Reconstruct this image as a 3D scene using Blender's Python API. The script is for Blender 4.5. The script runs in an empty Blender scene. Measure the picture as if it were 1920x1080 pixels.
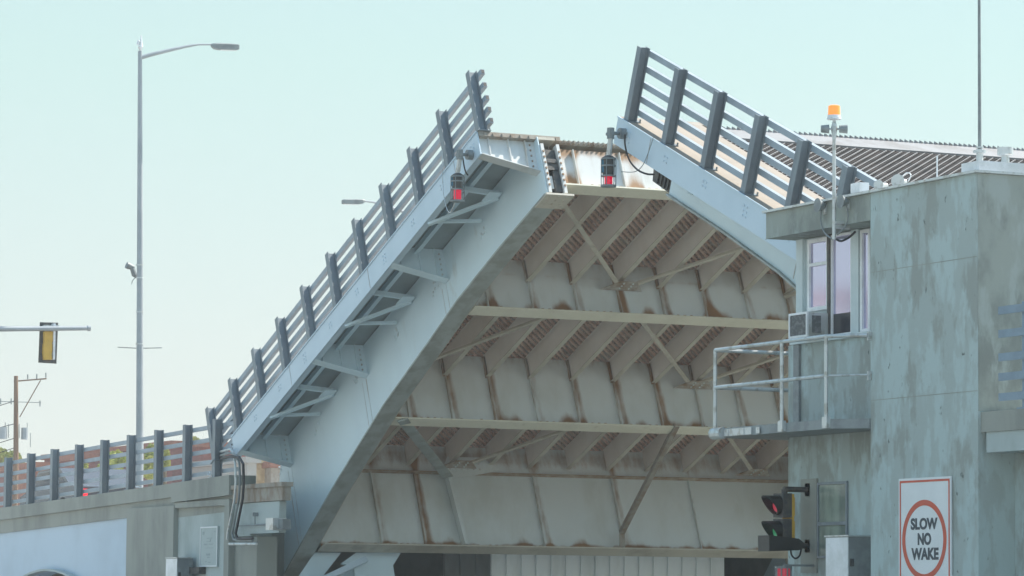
import bpy, bmesh, math, random
from mathutils import Vector, Matrix, noise
random.seed(7)
R = math.radians
sc = bpy.context.scene
col = sc.collection

# ------------------------------------------------------------------ camera
CAM = Vector((58.69089361, -27.15007662, -8.69246642))
cd = Vector((-0.89965673, 0.42755026, 0.08842255))
cr = Vector((0.42985691, 0.90286184, 0.0079713))
cu = Vector((0.07642521, -0.04518047, 0.99605116))
FPX = 6769.95
cam_data = bpy.data.cameras.new("camera")
cam = bpy.data.objects.new("camera", cam_data)
col.objects.link(cam)
m3 = Matrix((cr, cu, -cd)).transposed()
cam.matrix_world = Matrix.Translation(CAM) @ m3.to_4x4()
cam_data.sensor_width = 36.0
cam_data.lens = FPX / 1920 * 36
cam_data.clip_start = 0.5
cam_data.clip_end = 6000
sc.camera = cam

# ------------------------------------------------------------------ world, sun, exposure
SUN_EL, SUN_AZ = R(50), R(-4)          # azimuth measured from +Y towards +X
w = bpy.data.worlds.new("World")
sc.world = w
w.use_nodes = True
nt = w.node_tree
nt.nodes.clear()
sky = nt.nodes.new("ShaderNodeTexSky")
sky.sky_type = 'NISHITA'
sky.sun_disc = False
sky.sun_elevation = SUN_EL
sky.sun_rotation = SUN_AZ
sky.air_density = 1.0
sky.dust_density = 0.8
sky.ozone_density = 1.5
tint = nt.nodes.new("ShaderNodeMix"); tint.data_type = 'RGBA'; tint.blend_type = 'MULTIPLY'
tint.inputs[0].default_value = 1.0
tint.inputs[7].default_value = (0.80, 1.0, 0.92, 1)
bg = nt.nodes.new("ShaderNodeBackground")
bg.inputs[1].default_value = 0.12
wo = nt.nodes.new("ShaderNodeOutputWorld")
nt.links.new(sky.outputs[0], tint.inputs[6])
# bright hazy veil over the clear sky: its colour follows the height above the horizon
tcw = nt.nodes.new("ShaderNodeTexCoord"); sep = nt.nodes.new("ShaderNodeSeparateXYZ")
rmp = nt.nodes.new("ShaderNodeValToRGB")
nt.links.new(tcw.outputs['Generated'], sep.inputs[0]); nt.links.new(sep.outputs[2], rmp.inputs[0])
VEIL = 5.0
els = rmp.color_ramp.elements
for pos, c in ((0.0, (3.2, 2.6, 2.5)), (.06, (3.05, 2.5, 2.45)), (.15, (2.7, 3.12, 2.45)), (.45, (2.2, 3.3, 4.0)), (1.0, (1.6, 2.8, 4.4))):
    e_ = els[0] if pos == 0 else els[len(els) - 1] if pos == 1 else els.new(pos)
    e_.color = tuple(v / VEIL for v in c) + (1,)
vs = nt.nodes.new("ShaderNodeVectorMath"); vs.operation = 'SCALE'; vs.inputs[3].default_value = VEIL
nt.links.new(rmp.outputs[0], vs.inputs[0])
mxw = nt.nodes.new("ShaderNodeMix"); mxw.data_type = 'RGBA'; mxw.inputs[0].default_value = .65
nt.links.new(tint.outputs[2], mxw.inputs[6]); nt.links.new(vs.outputs[0], mxw.inputs[7])
nt.links.new(mxw.outputs[2], bg.inputs[0])
nt.links.new(bg.outputs[0], wo.inputs[0])

sd = bpy.data.lights.new("sun", 'SUN')
sd.energy = 4.0
sd.angle = R(0.5)
sd.color = (1.0, 0.93, 0.82)
sun = bpy.data.objects.new("sun", sd)
col.objects.link(sun)
sv = Vector((math.cos(SUN_EL) * math.sin(SUN_AZ), math.cos(SUN_EL) * math.cos(SUN_AZ), math.sin(SUN_EL)))
sun.rotation_euler = (-sv).to_track_quat('-Z', 'Y').to_euler()
sun.location = (0, 40, 40)

sc.view_settings.view_transform = 'Standard'
sc.view_settings.look = 'None'
sc.view_settings.exposure = 1.0
sc.view_settings.gamma = 1

# ------------------------------------------------------------------ placing helpers
def ray(x, y):
    return cd + cr * ((x - 960) / FPX) - cu * ((y - 540) / FPX)
def onpl(x, y, P0, n):
    v = ray(x, y)
    return CAM + v * ((Vector(P0) - CAM).dot(n) / v.dot(n))
def WY(x, y, Y): return onpl(x, y, (0, Y, 0), Vector((0, 1, 0)))
def WX(x, y, X): return onpl(x, y, (X, 0, 0), Vector((1, 0, 0)))
def at(x, y, D): return CAM + ray(x, y) * D

class MB:
    def __init__(s):
        s.v = []; s.f = []; s.r = []
    def vert(s, p, rust=0.0):
        s.v.append(Vector(p)); s.r.append(rust); return len(s.v) - 1
    def hexa(s, pts, rust=0.0):
        b = len(s.v)
        for p in pts: s.vert(p, rust)
        for q in ((0,1,2,3),(7,6,5,4),(0,4,5,1),(1,5,6,2),(2,6,7,3),(3,7,4,0)):
            s.f.append([b + i for i in q])
        return s
    def box(s, a, b, rust=0.0):
        x0, y0, z0 = a; x1, y1, z1 = b
        return s.hexa([(x0,y0,z0),(x1,y0,z0),(x1,y1,z0),(x0,y1,z0),(x0,y0,z1),(x1,y0,z1),(x1,y1,z1),(x0,y1,z1)], rust)
    def beam(s, a, b, wd, h, up=(0,0,1), rust=0.0):
        a = Vector(a); b = Vector(b); t = (b - a).normalized()
        up = Vector(up); sd_ = t.cross(up).normalized(); un = sd_.cross(t)
        o = []
        for P in (a, b):
            for i, j in ((-1,-1),(1,-1),(1,1),(-1,1)):
                o.append(P + sd_ * (i * wd / 2) + un * (j * h / 2))
        return s.hexa(o, rust)
    def prism(s, poly, off, rust=0.0):
        b = len(s.v); n = len(poly); off = Vector(off)
        for p in poly: s.vert(p, rust)
        for p in poly: s.vert(Vector(p) + off, rust)
        s.f.append([b + i for i in range(n)]); s.f.append([b + n + i for i in reversed(range(n))])
        for i in range(n):
            j = (i + 1) % n
            s.f.append([b + i, b + n + i, b + n + j, b + j])
        return s
    def tube(s, pts, r, n=10, cap=True):
        pts = [Vector(p) for p in pts]
        rr = r if isinstance(r, (list, tuple)) else [r] * len(pts)
        rings = []
        ref = None
        for i, p in enumerate(pts):
            t = (pts[min(i + 1, len(pts) - 1)] - pts[max(i - 1, 0)]).normalized()
            if ref is None:
                ref = Vector((0, 0, 1)) if abs(t.z) < .9 else Vector((1, 0, 0))
            a = t.cross(ref).normalized(); bb = a.cross(t).normalized(); ref = bb
            rings.append([s.vert(p + (a * math.cos(k * 2 * math.pi / n) + bb * math.sin(k * 2 * math.pi / n)) * rr[i]) for k in range(n)])
        for A, B in zip(rings, rings[1:]):
            for k in range(n):
                s.f.append([A[k], A[(k + 1) % n], B[(k + 1) % n], B[k]])
        if cap:
            s.f.append(list(reversed(rings[0]))); s.f.append(rings[-1])
        return s
    def plate(s, o, e1, e2, n1, n2, th, fn):
        """subdivided plate with a per-vertex rust amount"""
        o = Vector(o); e1 = Vector(e1); e2 = Vector(e2); th = Vector(th)
        b = len(s.v)
        for k in (0, 1):
            for i in range(n1 + 1):
                for j in range(n2 + 1):
                    a, c = i / n1, j / n2
                    s.vert(o + e1 * a + e2 * c + th * k, fn(a, c))
        N = (n1 + 1) * (n2 + 1)
        def I(k, i, j): return b + k * N + i * (n2 + 1) + j
        for i in range(n1):
            for j in range(n2):
                s.f.append([I(0,i,j), I(0,i+1,j), I(0,i+1,j+1), I(0,i,j+1)])
                s.f.append([I(1,i,j), I(1,i,j+1), I(1,i+1,j+1), I(1,i+1,j)])
        for i in range(n1):
            s.f.append([I(0,i,0), I(1,i,0), I(1,i+1,0), I(0,i+1,0)]); s.f.append([I(0,i,n2), I(0,i+1,n2), I(1,i+1,n2), I(1,i,n2)])
        for j in range(n2):
            s.f.append([I(0,0,j), I(0,0,j+1), I(1,0,j+1), I(1,0,j)]); s.f.append([I(0,n1,j), I(1,n1,j), I(1,n1,j+1), I(0,n1,j+1)])
        return s
    def build(s, name, mat, parent=None, local=False, smooth=False, origin=None):
        """local=True: coordinates are already in the parent's frame"""
        off = Vector((0, 0, 0))
        root = parent
        if parent is not None and not local:
            while root.parent: root = root.parent
            off = root.location
            if parent is not root: off = off.copy()
        if parent is None:
            if origin is None:
                xs = [p.x for p in s.v]; ys = [p.y for p in s.v]; zs = [p.z for p in s.v]
                origin = ((min(xs) + max(xs)) / 2, (min(ys) + max(ys)) / 2, min(zs))
            off = Vector(origin)
        me = bpy.data.meshes.new(name)
        me.from_pydata([p - off for p in s.v], [], s.f)
        if any(s.r):
            at_ = me.attributes.new("rust", 'FLOAT', 'POINT')
            at_.data.foreach_set("value", s.r)
        bm = bmesh.new(); bm.from_mesh(me)
        bmesh.ops.recalc_face_normals(bm, faces=bm.faces)
        if smooth:
            for f in bm.faces: f.smooth = True
            for e in bm.edges:
                if len(e.link_faces) == 2 and e.calc_face_angle(0) > .7: e.smooth = False
        bm.to_mesh(me); bm.free()
        me.materials.append(mat)
        o = bpy.data.objects.new(name, me); col.objects.link(o)
        if parent is not None: o.parent = parent
        else: o.location = off
        return o

def tag(o, label=None, cat=None, group=None, kind=None):
    if label: o['label'] = label
    if cat: o['category'] = cat
    if group: o['group'] = group
    if kind: o['kind'] = kind
    return o
def thing(name, loc, label, cat, group=None):
    o = bpy.data.objects.new(name, None); col.objects.link(o)
    o.location = loc; o.empty_display_size = .3
    return tag(o, label, cat, group)
def copy_tree(o, parent=None):
    c = o.copy(); col.objects.link(c)
    if parent: c.parent = parent
    for ch in list(o.children): copy_tree(ch, c)
    return c

# ------------------------------------------------------------------ materials
def mat(name, base, rough=.55, metal=0.0, base2=None, nscale=2.0, stretch=(1,1,1), lo=.4, hi=.62, detail=5, bump=0.0, bscale=30,
        rust=False, rust_bias=0.0, speck=None, emit=None, estr=0, base3=None, n3=(.8, .5, .7), spec=.5):
    m = bpy.data.materials.new(name); m.use_nodes = True
    t = m.node_tree; N = t.nodes; L = t.links
    bs = N['Principled BSDF']
    bs.inputs['Roughness'].default_value = rough
    bs.inputs['Metallic'].default_value = metal
    bs.inputs['Specular IOR Level'].default_value = spec
    def rgb(c): return (c[0], c[1], c[2], 1)
    tc = N.new('ShaderNodeTexCoord')
    cur = None
    def mixc(a, b, fac):
        mx = N.new('ShaderNodeMix'); mx.data_type = 'RGBA'
        if isinstance(a, tuple): mx.inputs[6].default_value = rgb(a)
        else: L.new(a, mx.inputs[6])
        if isinstance(b, tuple): mx.inputs[7].default_value = rgb(b)
        else: L.new(b, mx.inputs[7])
        L.new(fac, mx.inputs[0]); return mx.outputs[2]
    def nz(scale, st, lo_, hi_, det=5, off=0):
        mp = N.new('ShaderNodeMapping'); mp.inputs['Scale'].default_value = st
        mp.inputs['Location'].default_value = (off, off * .7, off * 1.3)
        L.new(tc.outputs['Object'], mp.inputs[0])
        n = N.new('ShaderNodeTexNoise'); n.inputs['Scale'].default_value = scale; n.inputs['Detail'].default_value = det
        n.inputs['Roughness'].default_value = .62
        L.new(mp.outputs[0], n.inputs['Vector'])
        mr = N.new('ShaderNodeMapRange'); mr.interpolation_type = 'SMOOTHSTEP'
        mr.inputs[1].default_value = lo_; mr.inputs[2].default_value = hi_
        L.new(n.outputs['Fac'], mr.inputs[0]); return mr.outputs[0], n.outputs['Fac']
    cur = tuple(base)
    if base2 is not None:
        f, raw = nz(nscale, stretch, lo, hi, detail)
        cur = mixc(cur, tuple(base2), f)
    if base3 is not None:
        f, raw = nz(n3[0], (1, 1, .35), n3[1], n3[2], 6, 5.3)
        cur = mixc(cur, tuple(base3), f)
    if speck is not None:
        f, raw = nz(9, (1, 1, .6), .66, .74, 3, 11)
        cur = mixc(cur, tuple(speck), f)
    if rust:
        an = N.new('ShaderNodeAttribute'); an.attribute_name = 'rust'
        _, r1 = nz(5.0, (1, 1, .35), 0, 1, 6, 2)
        _, r2 = nz(2.1, (1, 1, 1), 0, 1, 4, 8)
        ad = N.new('ShaderNodeMath'); ad.operation = 'MULTIPLY_ADD'; ad.inputs[1].default_value = 1.1; ad.inputs[2].default_value = -0.58 + rust_bias
        L.new(r1, ad.inputs[0])
        a2 = N.new('ShaderNodeMath'); a2.operation = 'ADD'; L.new(ad.outputs[0], a2.inputs[0]); L.new(an.outputs['Fac'], a2.inputs[1])
        mr = N.new('ShaderNodeMapRange'); mr.interpolation_type = 'SMOOTHSTEP'; mr.inputs[1].default_value = .22; mr.inputs[2].default_value = 1.05
        L.new(a2.outputs[0], mr.inputs[0])
        rc = mixc((.44, .25, .11), (.13, .06, .03), r2)
        cur = mixc(cur, rc, mr.outputs[0])
    if isinstance(cur, tuple): bs.inputs['Base Color'].default_value = rgb(cur)
    else: L.new(cur, bs.inputs['Base Color'])
    if bump:
        _, raw = nz(bscale, (1, 1, 1), 0, 1, 4, 1)
        b = N.new('ShaderNodeBump'); b.inputs['Strength'].default_value = bump; b.inputs['Distance'].default_value = .02
        L.new(raw, b.inputs['Height']); L.new(b.outputs[0], bs.inputs['Normal'])
    if emit:
        bs.inputs['Emission Color'].default_value = rgb(emit); bs.inputs['Emission Strength'].default_value = estr
    return m

M = {}
M['girder'] = mat('painted_girder_steel', (.71,.84,.90), .45, base2=(.65,.77,.84), nscale=.7, stretch=(1,1,.5), lo=.35, hi=.75, base3=(.55,.60,.60), n3=(1.6,.62,.8), rust=True, rust_bias=-.16)
M['girder2'] = mat('painted_fascia_steel', (.60,.72,.82), .45, base2=(.54,.66,.76), nscale=.9, lo=.35, hi=.75, rust=True, rust_bias=-.2)
M['under'] = mat('weathered_paint', (.62,.58,.50), .6, base2=(.50,.46,.39), nscale=1.1, stretch=(1,1,.6), lo=.4, hi=.7, base3=(.42,.38,.32), n3=(2.2,.52,.8), rust=True, rust_bias=-.05)  # base also darkened to tone down bounce light on the stringer flanges
M['webpaint'] = mat('brightened_beam_paint', (.84,.80,.75), .6, base2=(.74,.69,.63), nscale=1.1, stretch=(1,1,.6), lo=.4, hi=.75, rust=True, rust_bias=-.08)  # same paint as the flanges, lightened to offset the shade on the webs
M['cream'] = mat('cream_weathered_paint', (.84,.81,.68), .6, base2=(.74,.70,.58), nscale=1.6, lo=.4, hi=.75, base3=(.58,.53,.42), n3=(3,.6,.8), rust=True, rust_bias=-.06)
M['soffit'] = mat('dark_blue_grey_paint', (.37,.42,.44), .6, base2=(.30,.34,.34), nscale=1.3, lo=.4, hi=.7)  # blue-grey paint, darker than the girder paint
M['brace'] = mat('grey_green_paint', (.42,.46,.45), .6, base2=(.33,.35,.33), nscale=2.5, rust=True, rust_bias=-.05)
M['floorbeam'] = mat('rust_streaked_paint', (.72,.77,.77), .6, base2=(.62,.65,.62), nscale=1.2, stretch=(1,1,.5), lo=.4, hi=.75, rust=True, rust_bias=0)
M['whitebeam'] = mat('end_beam_white_paint', (.66,.68,.68), .5, base2=(.56,.57,.55), nscale=2, stretch=(1,1,.3), lo=.45, hi=.7, rust=True, rust_bias=.02)  # white paint of the tip end beam, brackets and lock parts
M['grating'] = mat('rusty_grating', (.74,.56,.48), .8, base2=(.55,.38,.31), nscale=3, lo=.4, hi=.62, base3=(.60,.52,.44), n3=(2.2,.5,.7))
M['gratingtop'] = mat('sunlit_grating_steel', (.30,.30,.31), .6, base2=(.23,.22,.22), nscale=1.5, lo=.45, hi=.65)  # paler bar family: sunlight on one set of bars put into its colour
M['rustplate'] = mat('rusted_plate', (.37,.34,.30), .8, base2=(.27,.20,.15), nscale=4, stretch=(1,1,.5), lo=.40, hi=.68)
M['gratingdark'] = mat('shaded_grating_bars', (.065,.06,.06), .85, base2=(.11,.09,.085), nscale=2)  # crossing bars of the same grating, shade painted in as near-black
M['darksteel'] = mat('dark_steel', (.05,.055,.06), .6, base2=(.10,.09,.08), nscale=8)
M['post'] = mat('railing_post_steel', (.23,.27,.30), .5, metal=.0, base2=(.18,.21,.24), nscale=3, stretch=(1,1,.3))
M['rail'] = mat('railing_bar_steel', (.36,.42,.48), .5, metal=.0, base2=(.31,.36,.41), nscale=2)
M['tan'] = mat('worn_walkway_plate', (.36,.31,.26), .8, base2=(.31,.27,.23), nscale=1.5, lo=.4, hi=.7, speck=(.22,.18,.15))
M['concrete'] = mat('stained_concrete', (.44,.53,.53), .85, base2=(.32,.35,.33), nscale=1.15, stretch=(1,1,.5), lo=.485, hi=.56, detail=9, base3=(.39,.45,.44), n3=(4.2,.46,.58), bump=.25, bscale=14, speck=(.14,.16,.15))
M['slabgrey'] = mat('warm_grey_concrete', (.34,.37,.34), .85, base2=(.24,.26,.24), nscale=1.1, stretch=(1,1,.6), lo=.44, hi=.62, detail=8, base3=(.38,.42,.40), n3=(2.4,.52,.62), bump=.2, bscale=14)
M['concrete2'] = mat('weathered_parapet_concrete', (.33,.34,.31), .85, base2=(.24,.25,.23), nscale=.9, stretch=(1,1,.35), lo=.42, hi=.68, bump=.2, bscale=14, detail=7)
M['concrete3'] = mat('pale_concrete_panel', (.44,.50,.50), .85, base2=(.33,.38,.37), nscale=.8, stretch=(1,1,.6), lo=.45, hi=.7, bump=.1)
M['fill'] = mat('pale_blue_paint', (.50,.61,.72), .6, base2=(.45,.55,.65), nscale=.6, lo=.4, hi=.7)
M['siding'] = mat('corrugated_siding', (.82,.84,.84), .5, base2=(.66,.68,.66), nscale=1.5, stretch=(1,1,.3), lo=.45, hi=.7)
M['darkwall'] = mat('dark_wall', (.42,.46,.46), .9, base2=(.34,.37,.37), nscale=1)
M['white'] = mat('white_paint', (.86,.87,.90), .4, base2=(.70,.72,.73), nscale=2)
M['frame'] = mat('window_frame_paint', (.60,.68,.70), .5, base2=(.53,.61,.63), nscale=1.2)
M['galv'] = mat('galvanised_steel', (.58,.61,.62), .35, metal=.4, base2=(.42,.42,.40), nscale=6, lo=.5, hi=.62)
M['lamp_pole'] = mat('lamp_pole_steel', (.40,.43,.46), .5, metal=.3, base2=(.34,.37,.40), nscale=1)
M['grayplastic'] = mat('grey_housing', (.26,.29,.30), .5, base2=(.20,.22,.23), nscale=4)
M['grille'] = mat('dark_grille', (.12,.13,.14), .6, base2=(.20,.21,.22), nscale=18, lo=.5, hi=.56)
M['black'] = mat('black_paint', (.02,.022,.022), .45)
M['cable'] = mat('cable_rubber', (.03,.03,.035), .5)
M['yellow'] = mat('signal_yellow', (.70,.42,.06), .5, base2=(.62,.37,.05), nscale=3)
M['redpaint'] = mat('sign_red', (.62,.10,.05), .5, base2=(.55,.09,.05), nscale=3)
M['signwhite'] = mat('sign_white', (.72,.76,.79), .35, base2=(.68,.72,.75), nscale=2)
M['ink'] = mat('sign_ink', (.03,.05,.07), .5)
M['fadedink'] = mat('faded_ink', (.30,.36,.38), .6)
M['sideblue'] = mat('blue_grey_railing', (.22,.30,.38), .5, base2=(.19,.26,.33), nscale=3)
M['paleglass'] = mat('pale_green_pane', (.30,.36,.31), .2, base2=(.16,.20,.18), nscale=2, stretch=(1,1,.3))
M['brick'] = mat('red_brick', (.31,.13,.12), .85, base2=(.25,.11,.10), nscale=4)
M['brick2'] = mat('brown_brick', (.36,.16,.11), .85, base2=(.28,.12,.09), nscale=4)
M['stonewhite'] = mat('pale_stone', (.42,.40,.38), .8)
M['tanstone'] = mat('tan_stone', (.55,.42,.25), .8, base2=(.42,.30,.18), nscale=2)
M['wood'] = mat('weathered_wood', (.24,.15,.10), .85, base2=(.17,.11,.08), nscale=5, stretch=(1,1,.1))
M['leaf'] = mat('yellow_green_leaves', (.50,.50,.14), .6, base2=(.28,.33,.08), nscale=1.5)
M['bark'] = mat('tree_bark', (.12,.09,.06), .9)
M['asphalt'] = mat('asphalt', (.05,.05,.05), .9, base2=(.07,.07,.068), nscale=.5)
M['ground'] = mat('shore_ground', (.50,.48,.45), .95, base2=(.42,.41,.38), nscale=.2)
M['carpaint'] = mat('silver_car_paint', (.17,.18,.20), .25, metal=.4)
M['redlens'] = mat('red_tail_lamp', (.6,.01,.02), .3, emit=(1,.03,.05), estr=.8)
M['glowred'] = mat('glowing_red_lens', (.5,.0,.03), .3, emit=(1,.01,.07), estr=.22)
M['dimred'] = mat('dim_red_lens', (.5,.03,.06), .3, emit=(1,.05,.12), estr=.10)
M['dimgreen'] = mat('dim_green_lens', (.05,.35,.15), .3, emit=(.05,.6,.25), estr=.06)
M['amber'] = mat('amber_lens', (.95,.30,.06), .3, emit=(1,.30,.06), estr=.35)
M['bluelens'] = mat('blue_glass_sleeve', (.04,.16,.25), .15)
M['tyre'] = mat('rubber_tyre', (.03,.03,.03), .9)

g = bpy.data.materials.new('window_glass'); g.use_nodes = True
b = g.node_tree.nodes['Principled BSDF']
b.inputs['Base Color'].default_value = (.60,.58,.76,1); b.inputs['Metallic'].default_value = .8; b.inputs['Roughness'].default_value = .06
M['glass'] = g
g = bpy.data.materials.new('dark_glass'); g.use_nodes = True
b = g.node_tree.nodes['Principled BSDF']
b.inputs['Base Color'].default_value = (.05,.05,.06,1); b.inputs['Roughness'].default_value = .08
M['darkglass'] = g
g = bpy.data.materials.new('river_water'); g.use_nodes = True
t = g.node_tree; b = t.nodes['Principled BSDF']
b.inputs['Base Color'].default_value = (.15,.16,.14,1); b.inputs['Roughness'].default_value = .12
n = t.nodes.new('ShaderNodeTexNoise'); n.inputs['Scale'].default_value = 1.2; n.inputs['Detail'].default_value = 4
bp = t.nodes.new('ShaderNodeBump'); bp.inputs['Strength'].default_value = .5; bp.inputs['Distance'].default_value = .12
t.links.new(n.outputs['Fac'], bp.inputs['Height']); t.links.new(bp.outputs[0], b.inputs['Normal'])
M['water'] = g

# ------------------------------------------------------------------ the setting
WZ0, GZ = -11.3, -10.7
wat = MB().box((-13, -700, WZ0 - .5), (24, 900, WZ0)).build('water', M['water']); tag(wat, kind='structure')
gl = MB().box((-1000, -700, GZ - 1.5), (-13, 900, GZ)).build('ground', M['ground']); tag(gl, kind='structure')
gr = MB().box((24, -700, GZ - 1.5), (500, 900, GZ)).build('ground', M['ground']); tag(gr, kind='structure')

# ------------------------------------------------------------------ bascule leaves
THL, THR = .395619, .386266
BOT = [(-.1,-1.24),(2,-1.25),(4,-1.31),(5.3,-1.44),(6.5,-1.54),(7.9,-1.66),(9.7,-1.93),(10.9,-2.12),(12.3,-2.40),(13.95,-2.74),(16.2,-3.2)]
def botn(l):
    for (a, x), (b_, y) in zip(BOT, BOT[1:]):
        if l <= b_: return x + (y - x) * (l - a) / (b_ - a)
    return BOT[-1][1]
FBL = [(.06, -1.0), (4.35, -1.32), (8.5, -1.70), (12.8, -2.57)]
STR = [1.9 + .95 * i for i in range(13)]
WID = 14.8
SW = 1.5
def g1(d, s_): return math.exp(-(d / s_) ** 2)

def build_rails(root, s, x0, x1, ns, posts, tilt=None, yb=.05, overhang=0, ph=1.25, loc_post=None):
    pass

def make_leaf(s, name, loc, ang, label, tipx, npost, spost, xp0, rail_over, LEN):
    root = thing(name, loc, label, 'drawbridge leaf', 'raised leaves of the drawbridge')
    root.rotation_euler = (0, ang, 0)
    def V(l, y, n): return (s * l, y, n)
    def bx(mb, l0, l1, y0, y1, n0, n1, rust=0): mb.box((min(s*l0, s*l1), y0, n0), (max(s*l0, s*l1), y1, n1), rust); return mb
    # fascia girders (both edges)
    for side in (0, 1):
        fy = (lambda y: y) if side == 0 else (lambda y: WID - y)
        mb = MB()
        bx(mb, tipx, LEN, fy(0), fy(.025), -.46, 0)
        bx(mb, tipx, LEN, fy(.028), fy(.14), -.46, -.445)          # bottom lip
        bx(mb, tipx, LEN, fy(-.02), fy(-.002), -.012, .014)        # top nosing
        for i in range(npost + 1):                                  # bolt groups
            l = xp0 + .25 + i * spost
            for a in (-.05, .05):
                for c in (-.16, -.24) if i % 3 else (-.14, -.22, -.30):
                    p = V(l + a, fy(-.012), c - .03 * a)
                    mb.box((p[0]-.014, min(p[1], p[1]+.014), p[2]-.014), (p[0]+.014, max(p[1], p[1]+.014), p[2]+.014), .55)
        if side == 0:
            for i in (0, 3, 6):
                l = xp0 + .25 + i * spost + .8
                bx(mb, l, l + .012, -.006, -.001, -.44, -.02, .9)
        mb.build('fascia_girder', M['girder2'], root, local=True)
    # walkway plates
    for side in (0, 1):
        fy = (lambda y: y) if side == 0 else (lambda y: WID - y)
        mb = MB()
        bx(mb, tipx + .15, LEN, fy(.03), fy(SW), -.016, -.004)
        bx(mb, tipx + .15, LEN, fy(SW - .02), fy(SW), -.17, -.032)
        mb.build('walkway_plate', M['tan'], root, local=True)
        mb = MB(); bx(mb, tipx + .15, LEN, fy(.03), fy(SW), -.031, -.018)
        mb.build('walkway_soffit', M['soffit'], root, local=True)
        mb = MB()                                                   # stiffener under the walkway
        bx(mb, .2, LEN - .3, fy(.58), fy(.592), -.17, -.032)
        bx(mb, .2, LEN - .3, fy(.54), fy(.63), -.182, -.171)
        mb.build('walkway_stringer', M['girder'], root, local=True)
    # main girders
    for side in (0, 1):
        yw = 1.16 if side == 0 else WID - 1.16
        k = 1 if side == 0 else -1
        mb = MB()
        poly = [V(l, yw, n) for l, n in BOT if l < 16.2] + [V(16.2, yw, -3.2), V(16.2, yw, -2.2), V(13.9, yw, -1.3), V(13.15, yw, -.06), V(-.1, yw, -.06)]
        mb.prism(poly, (0, k * .02, 0))
        for l in (2.1, 4.35, 6.4, 8.5, 10.7, 12.8):                 # rivet clusters and seams
            for q in range(6):
                a, c = random.uniform(-.16, .16), random.uniform(-.14, .10)
                p = V(l + .55 + a, yw - k * .008, -.55 + c - .12 * a)
                mb.box((p[0]-.02, p[1]-.008, p[2]-.02), (p[0]+.02, p[1]+.008, p[2]+.02), .6)
        for l in (4.3, 8.45, 12.7):
            for dl in (.14, .34):
                p0 = V(l + dl, yw - k * .006, -.75); p1 = V(l + dl + .01, yw - k * .002, botn(l) + .04)
                mb.box((min(p0[0], p1[0]), min(p0[1], p1[1]), p1[2]), (max(p0[0], p1[0]) + .008, max(p0[1], p1[1]), p0[2]), .75)
        mb.build('girder_web', M['girder'], root, local=True)
        mb = MB()
        for (a, x), (b_, y) in zip(BOT, BOT[1:]):
            y0, y1 = (1.10, 1.50) if side == 0 else (WID - 1.5, WID - 1.10)
            mb.hexa([V(a,y0,x-.035),V(b_,y0,y-.035),V(b_,y1,y-.035),V(a,y1,x-.035),V(a,y0,x),V(b_,y0,y),V(b_,y1,y),V(a,y1,x)], .12)
        mb.build('girder_flange', M['brace'] if side == 0 else M['under'], root, local=True)
        # inner web, box section, and top flange
        mb = MB()
        yi = yw + k * .36
        poly = [V(l, yi, n + .002) for l, n in BOT if l < 13.9] + [V(13.9, yi, -2.7), V(13.9, yi, -1.4), V(13.1, yi, -.2), V(-.08, yi, -.2)]
        mb.prism(poly, (0, k * .02, 0), .1)
        bx(mb, -.1, 13.1, yw + k*.022, yi - k*.002, -.12, -.065)
        mb.build('girder_inner_web', M['under'], root, local=True)
    # lock at the tip
    if s < 0:
        mb = MB()
        for y in (1.185, 1.50):
            bx(mb, -.14, .0, y, y + .06, -1.22, -.22, .25)
            for c in range(7):
                bx(mb, -.16, -.141, y + .015, y + .045, -.40 - c * .115, -.365 - c * .115, .9)
        mb.build('lock_guide', M['whitebeam'], root, local=True)
        mb = MB()
        bx(mb, .25, .3, 1.25, 1.48, -1.2, -.2)
        bx(mb, -.10, .24, 1.25, 1.49, -.74, -.60); bx(mb, -.06, .24, 1.30, 1.49, -.50, -.30); bx(mb, -.09, .24, 1.36, 1.49, -1.18, -.75); bx(mb, -.12, .0, 1.27, 1.47, -.60, -.52)
        mb.build('lock_socket', M['darksteel'], root, local=True)
        mb = MB()
        bx(mb, -.05, -.02, 1.27, 1.35, -1.10, -.84, .35)
        mb.build('lock_plate', M['whitebeam'], root, local=True)
        mb = MB()
        bx(mb, -.18, .34, 1.10, 1.66, -1.30, -1.262, .15)
        for q in range(9): bx(mb, -.14 + .14 * (q % 3), -.11 + .14 * (q % 3), 1.18 + .16 * (q // 3), 1.21 + .16 * (q // 3), -1.318, -1.301, .5)
        mb.build('corner_gusset', M['under'], root, local=True)
    else:
        mb = MB()
        poly = [V(-.85, 1.18, -.95), V(-.80, 1.18, -1.22), V(-.1, 1.18, -1.24), V(-.1, 1.18, -.5), V(-.75, 1.18, -.6)]
        mb.prism(poly, (0, .30, 0))
        for q in range(4): bx(mb, -.6 + q * .13, -.57 + q * .13, 1.15, 1.179, -1.2, -.6)
        mb.build('lock_nose', M['darksteel'], root, local=True)
    # tip edge plate over the walkway
    mb = MB()
    bx(mb, tipx - .03, tipx + .148, .03, 1.66, -.09, -.004, .6)
    for q in range(9): bx(mb, tipx - .05, tipx - .031, .12 + q * .18, .16 + q * .18, -.10, -.03, 1.0)
    mb.build('tip_edge_angle', M['rustplate'], root, local=True)
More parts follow.
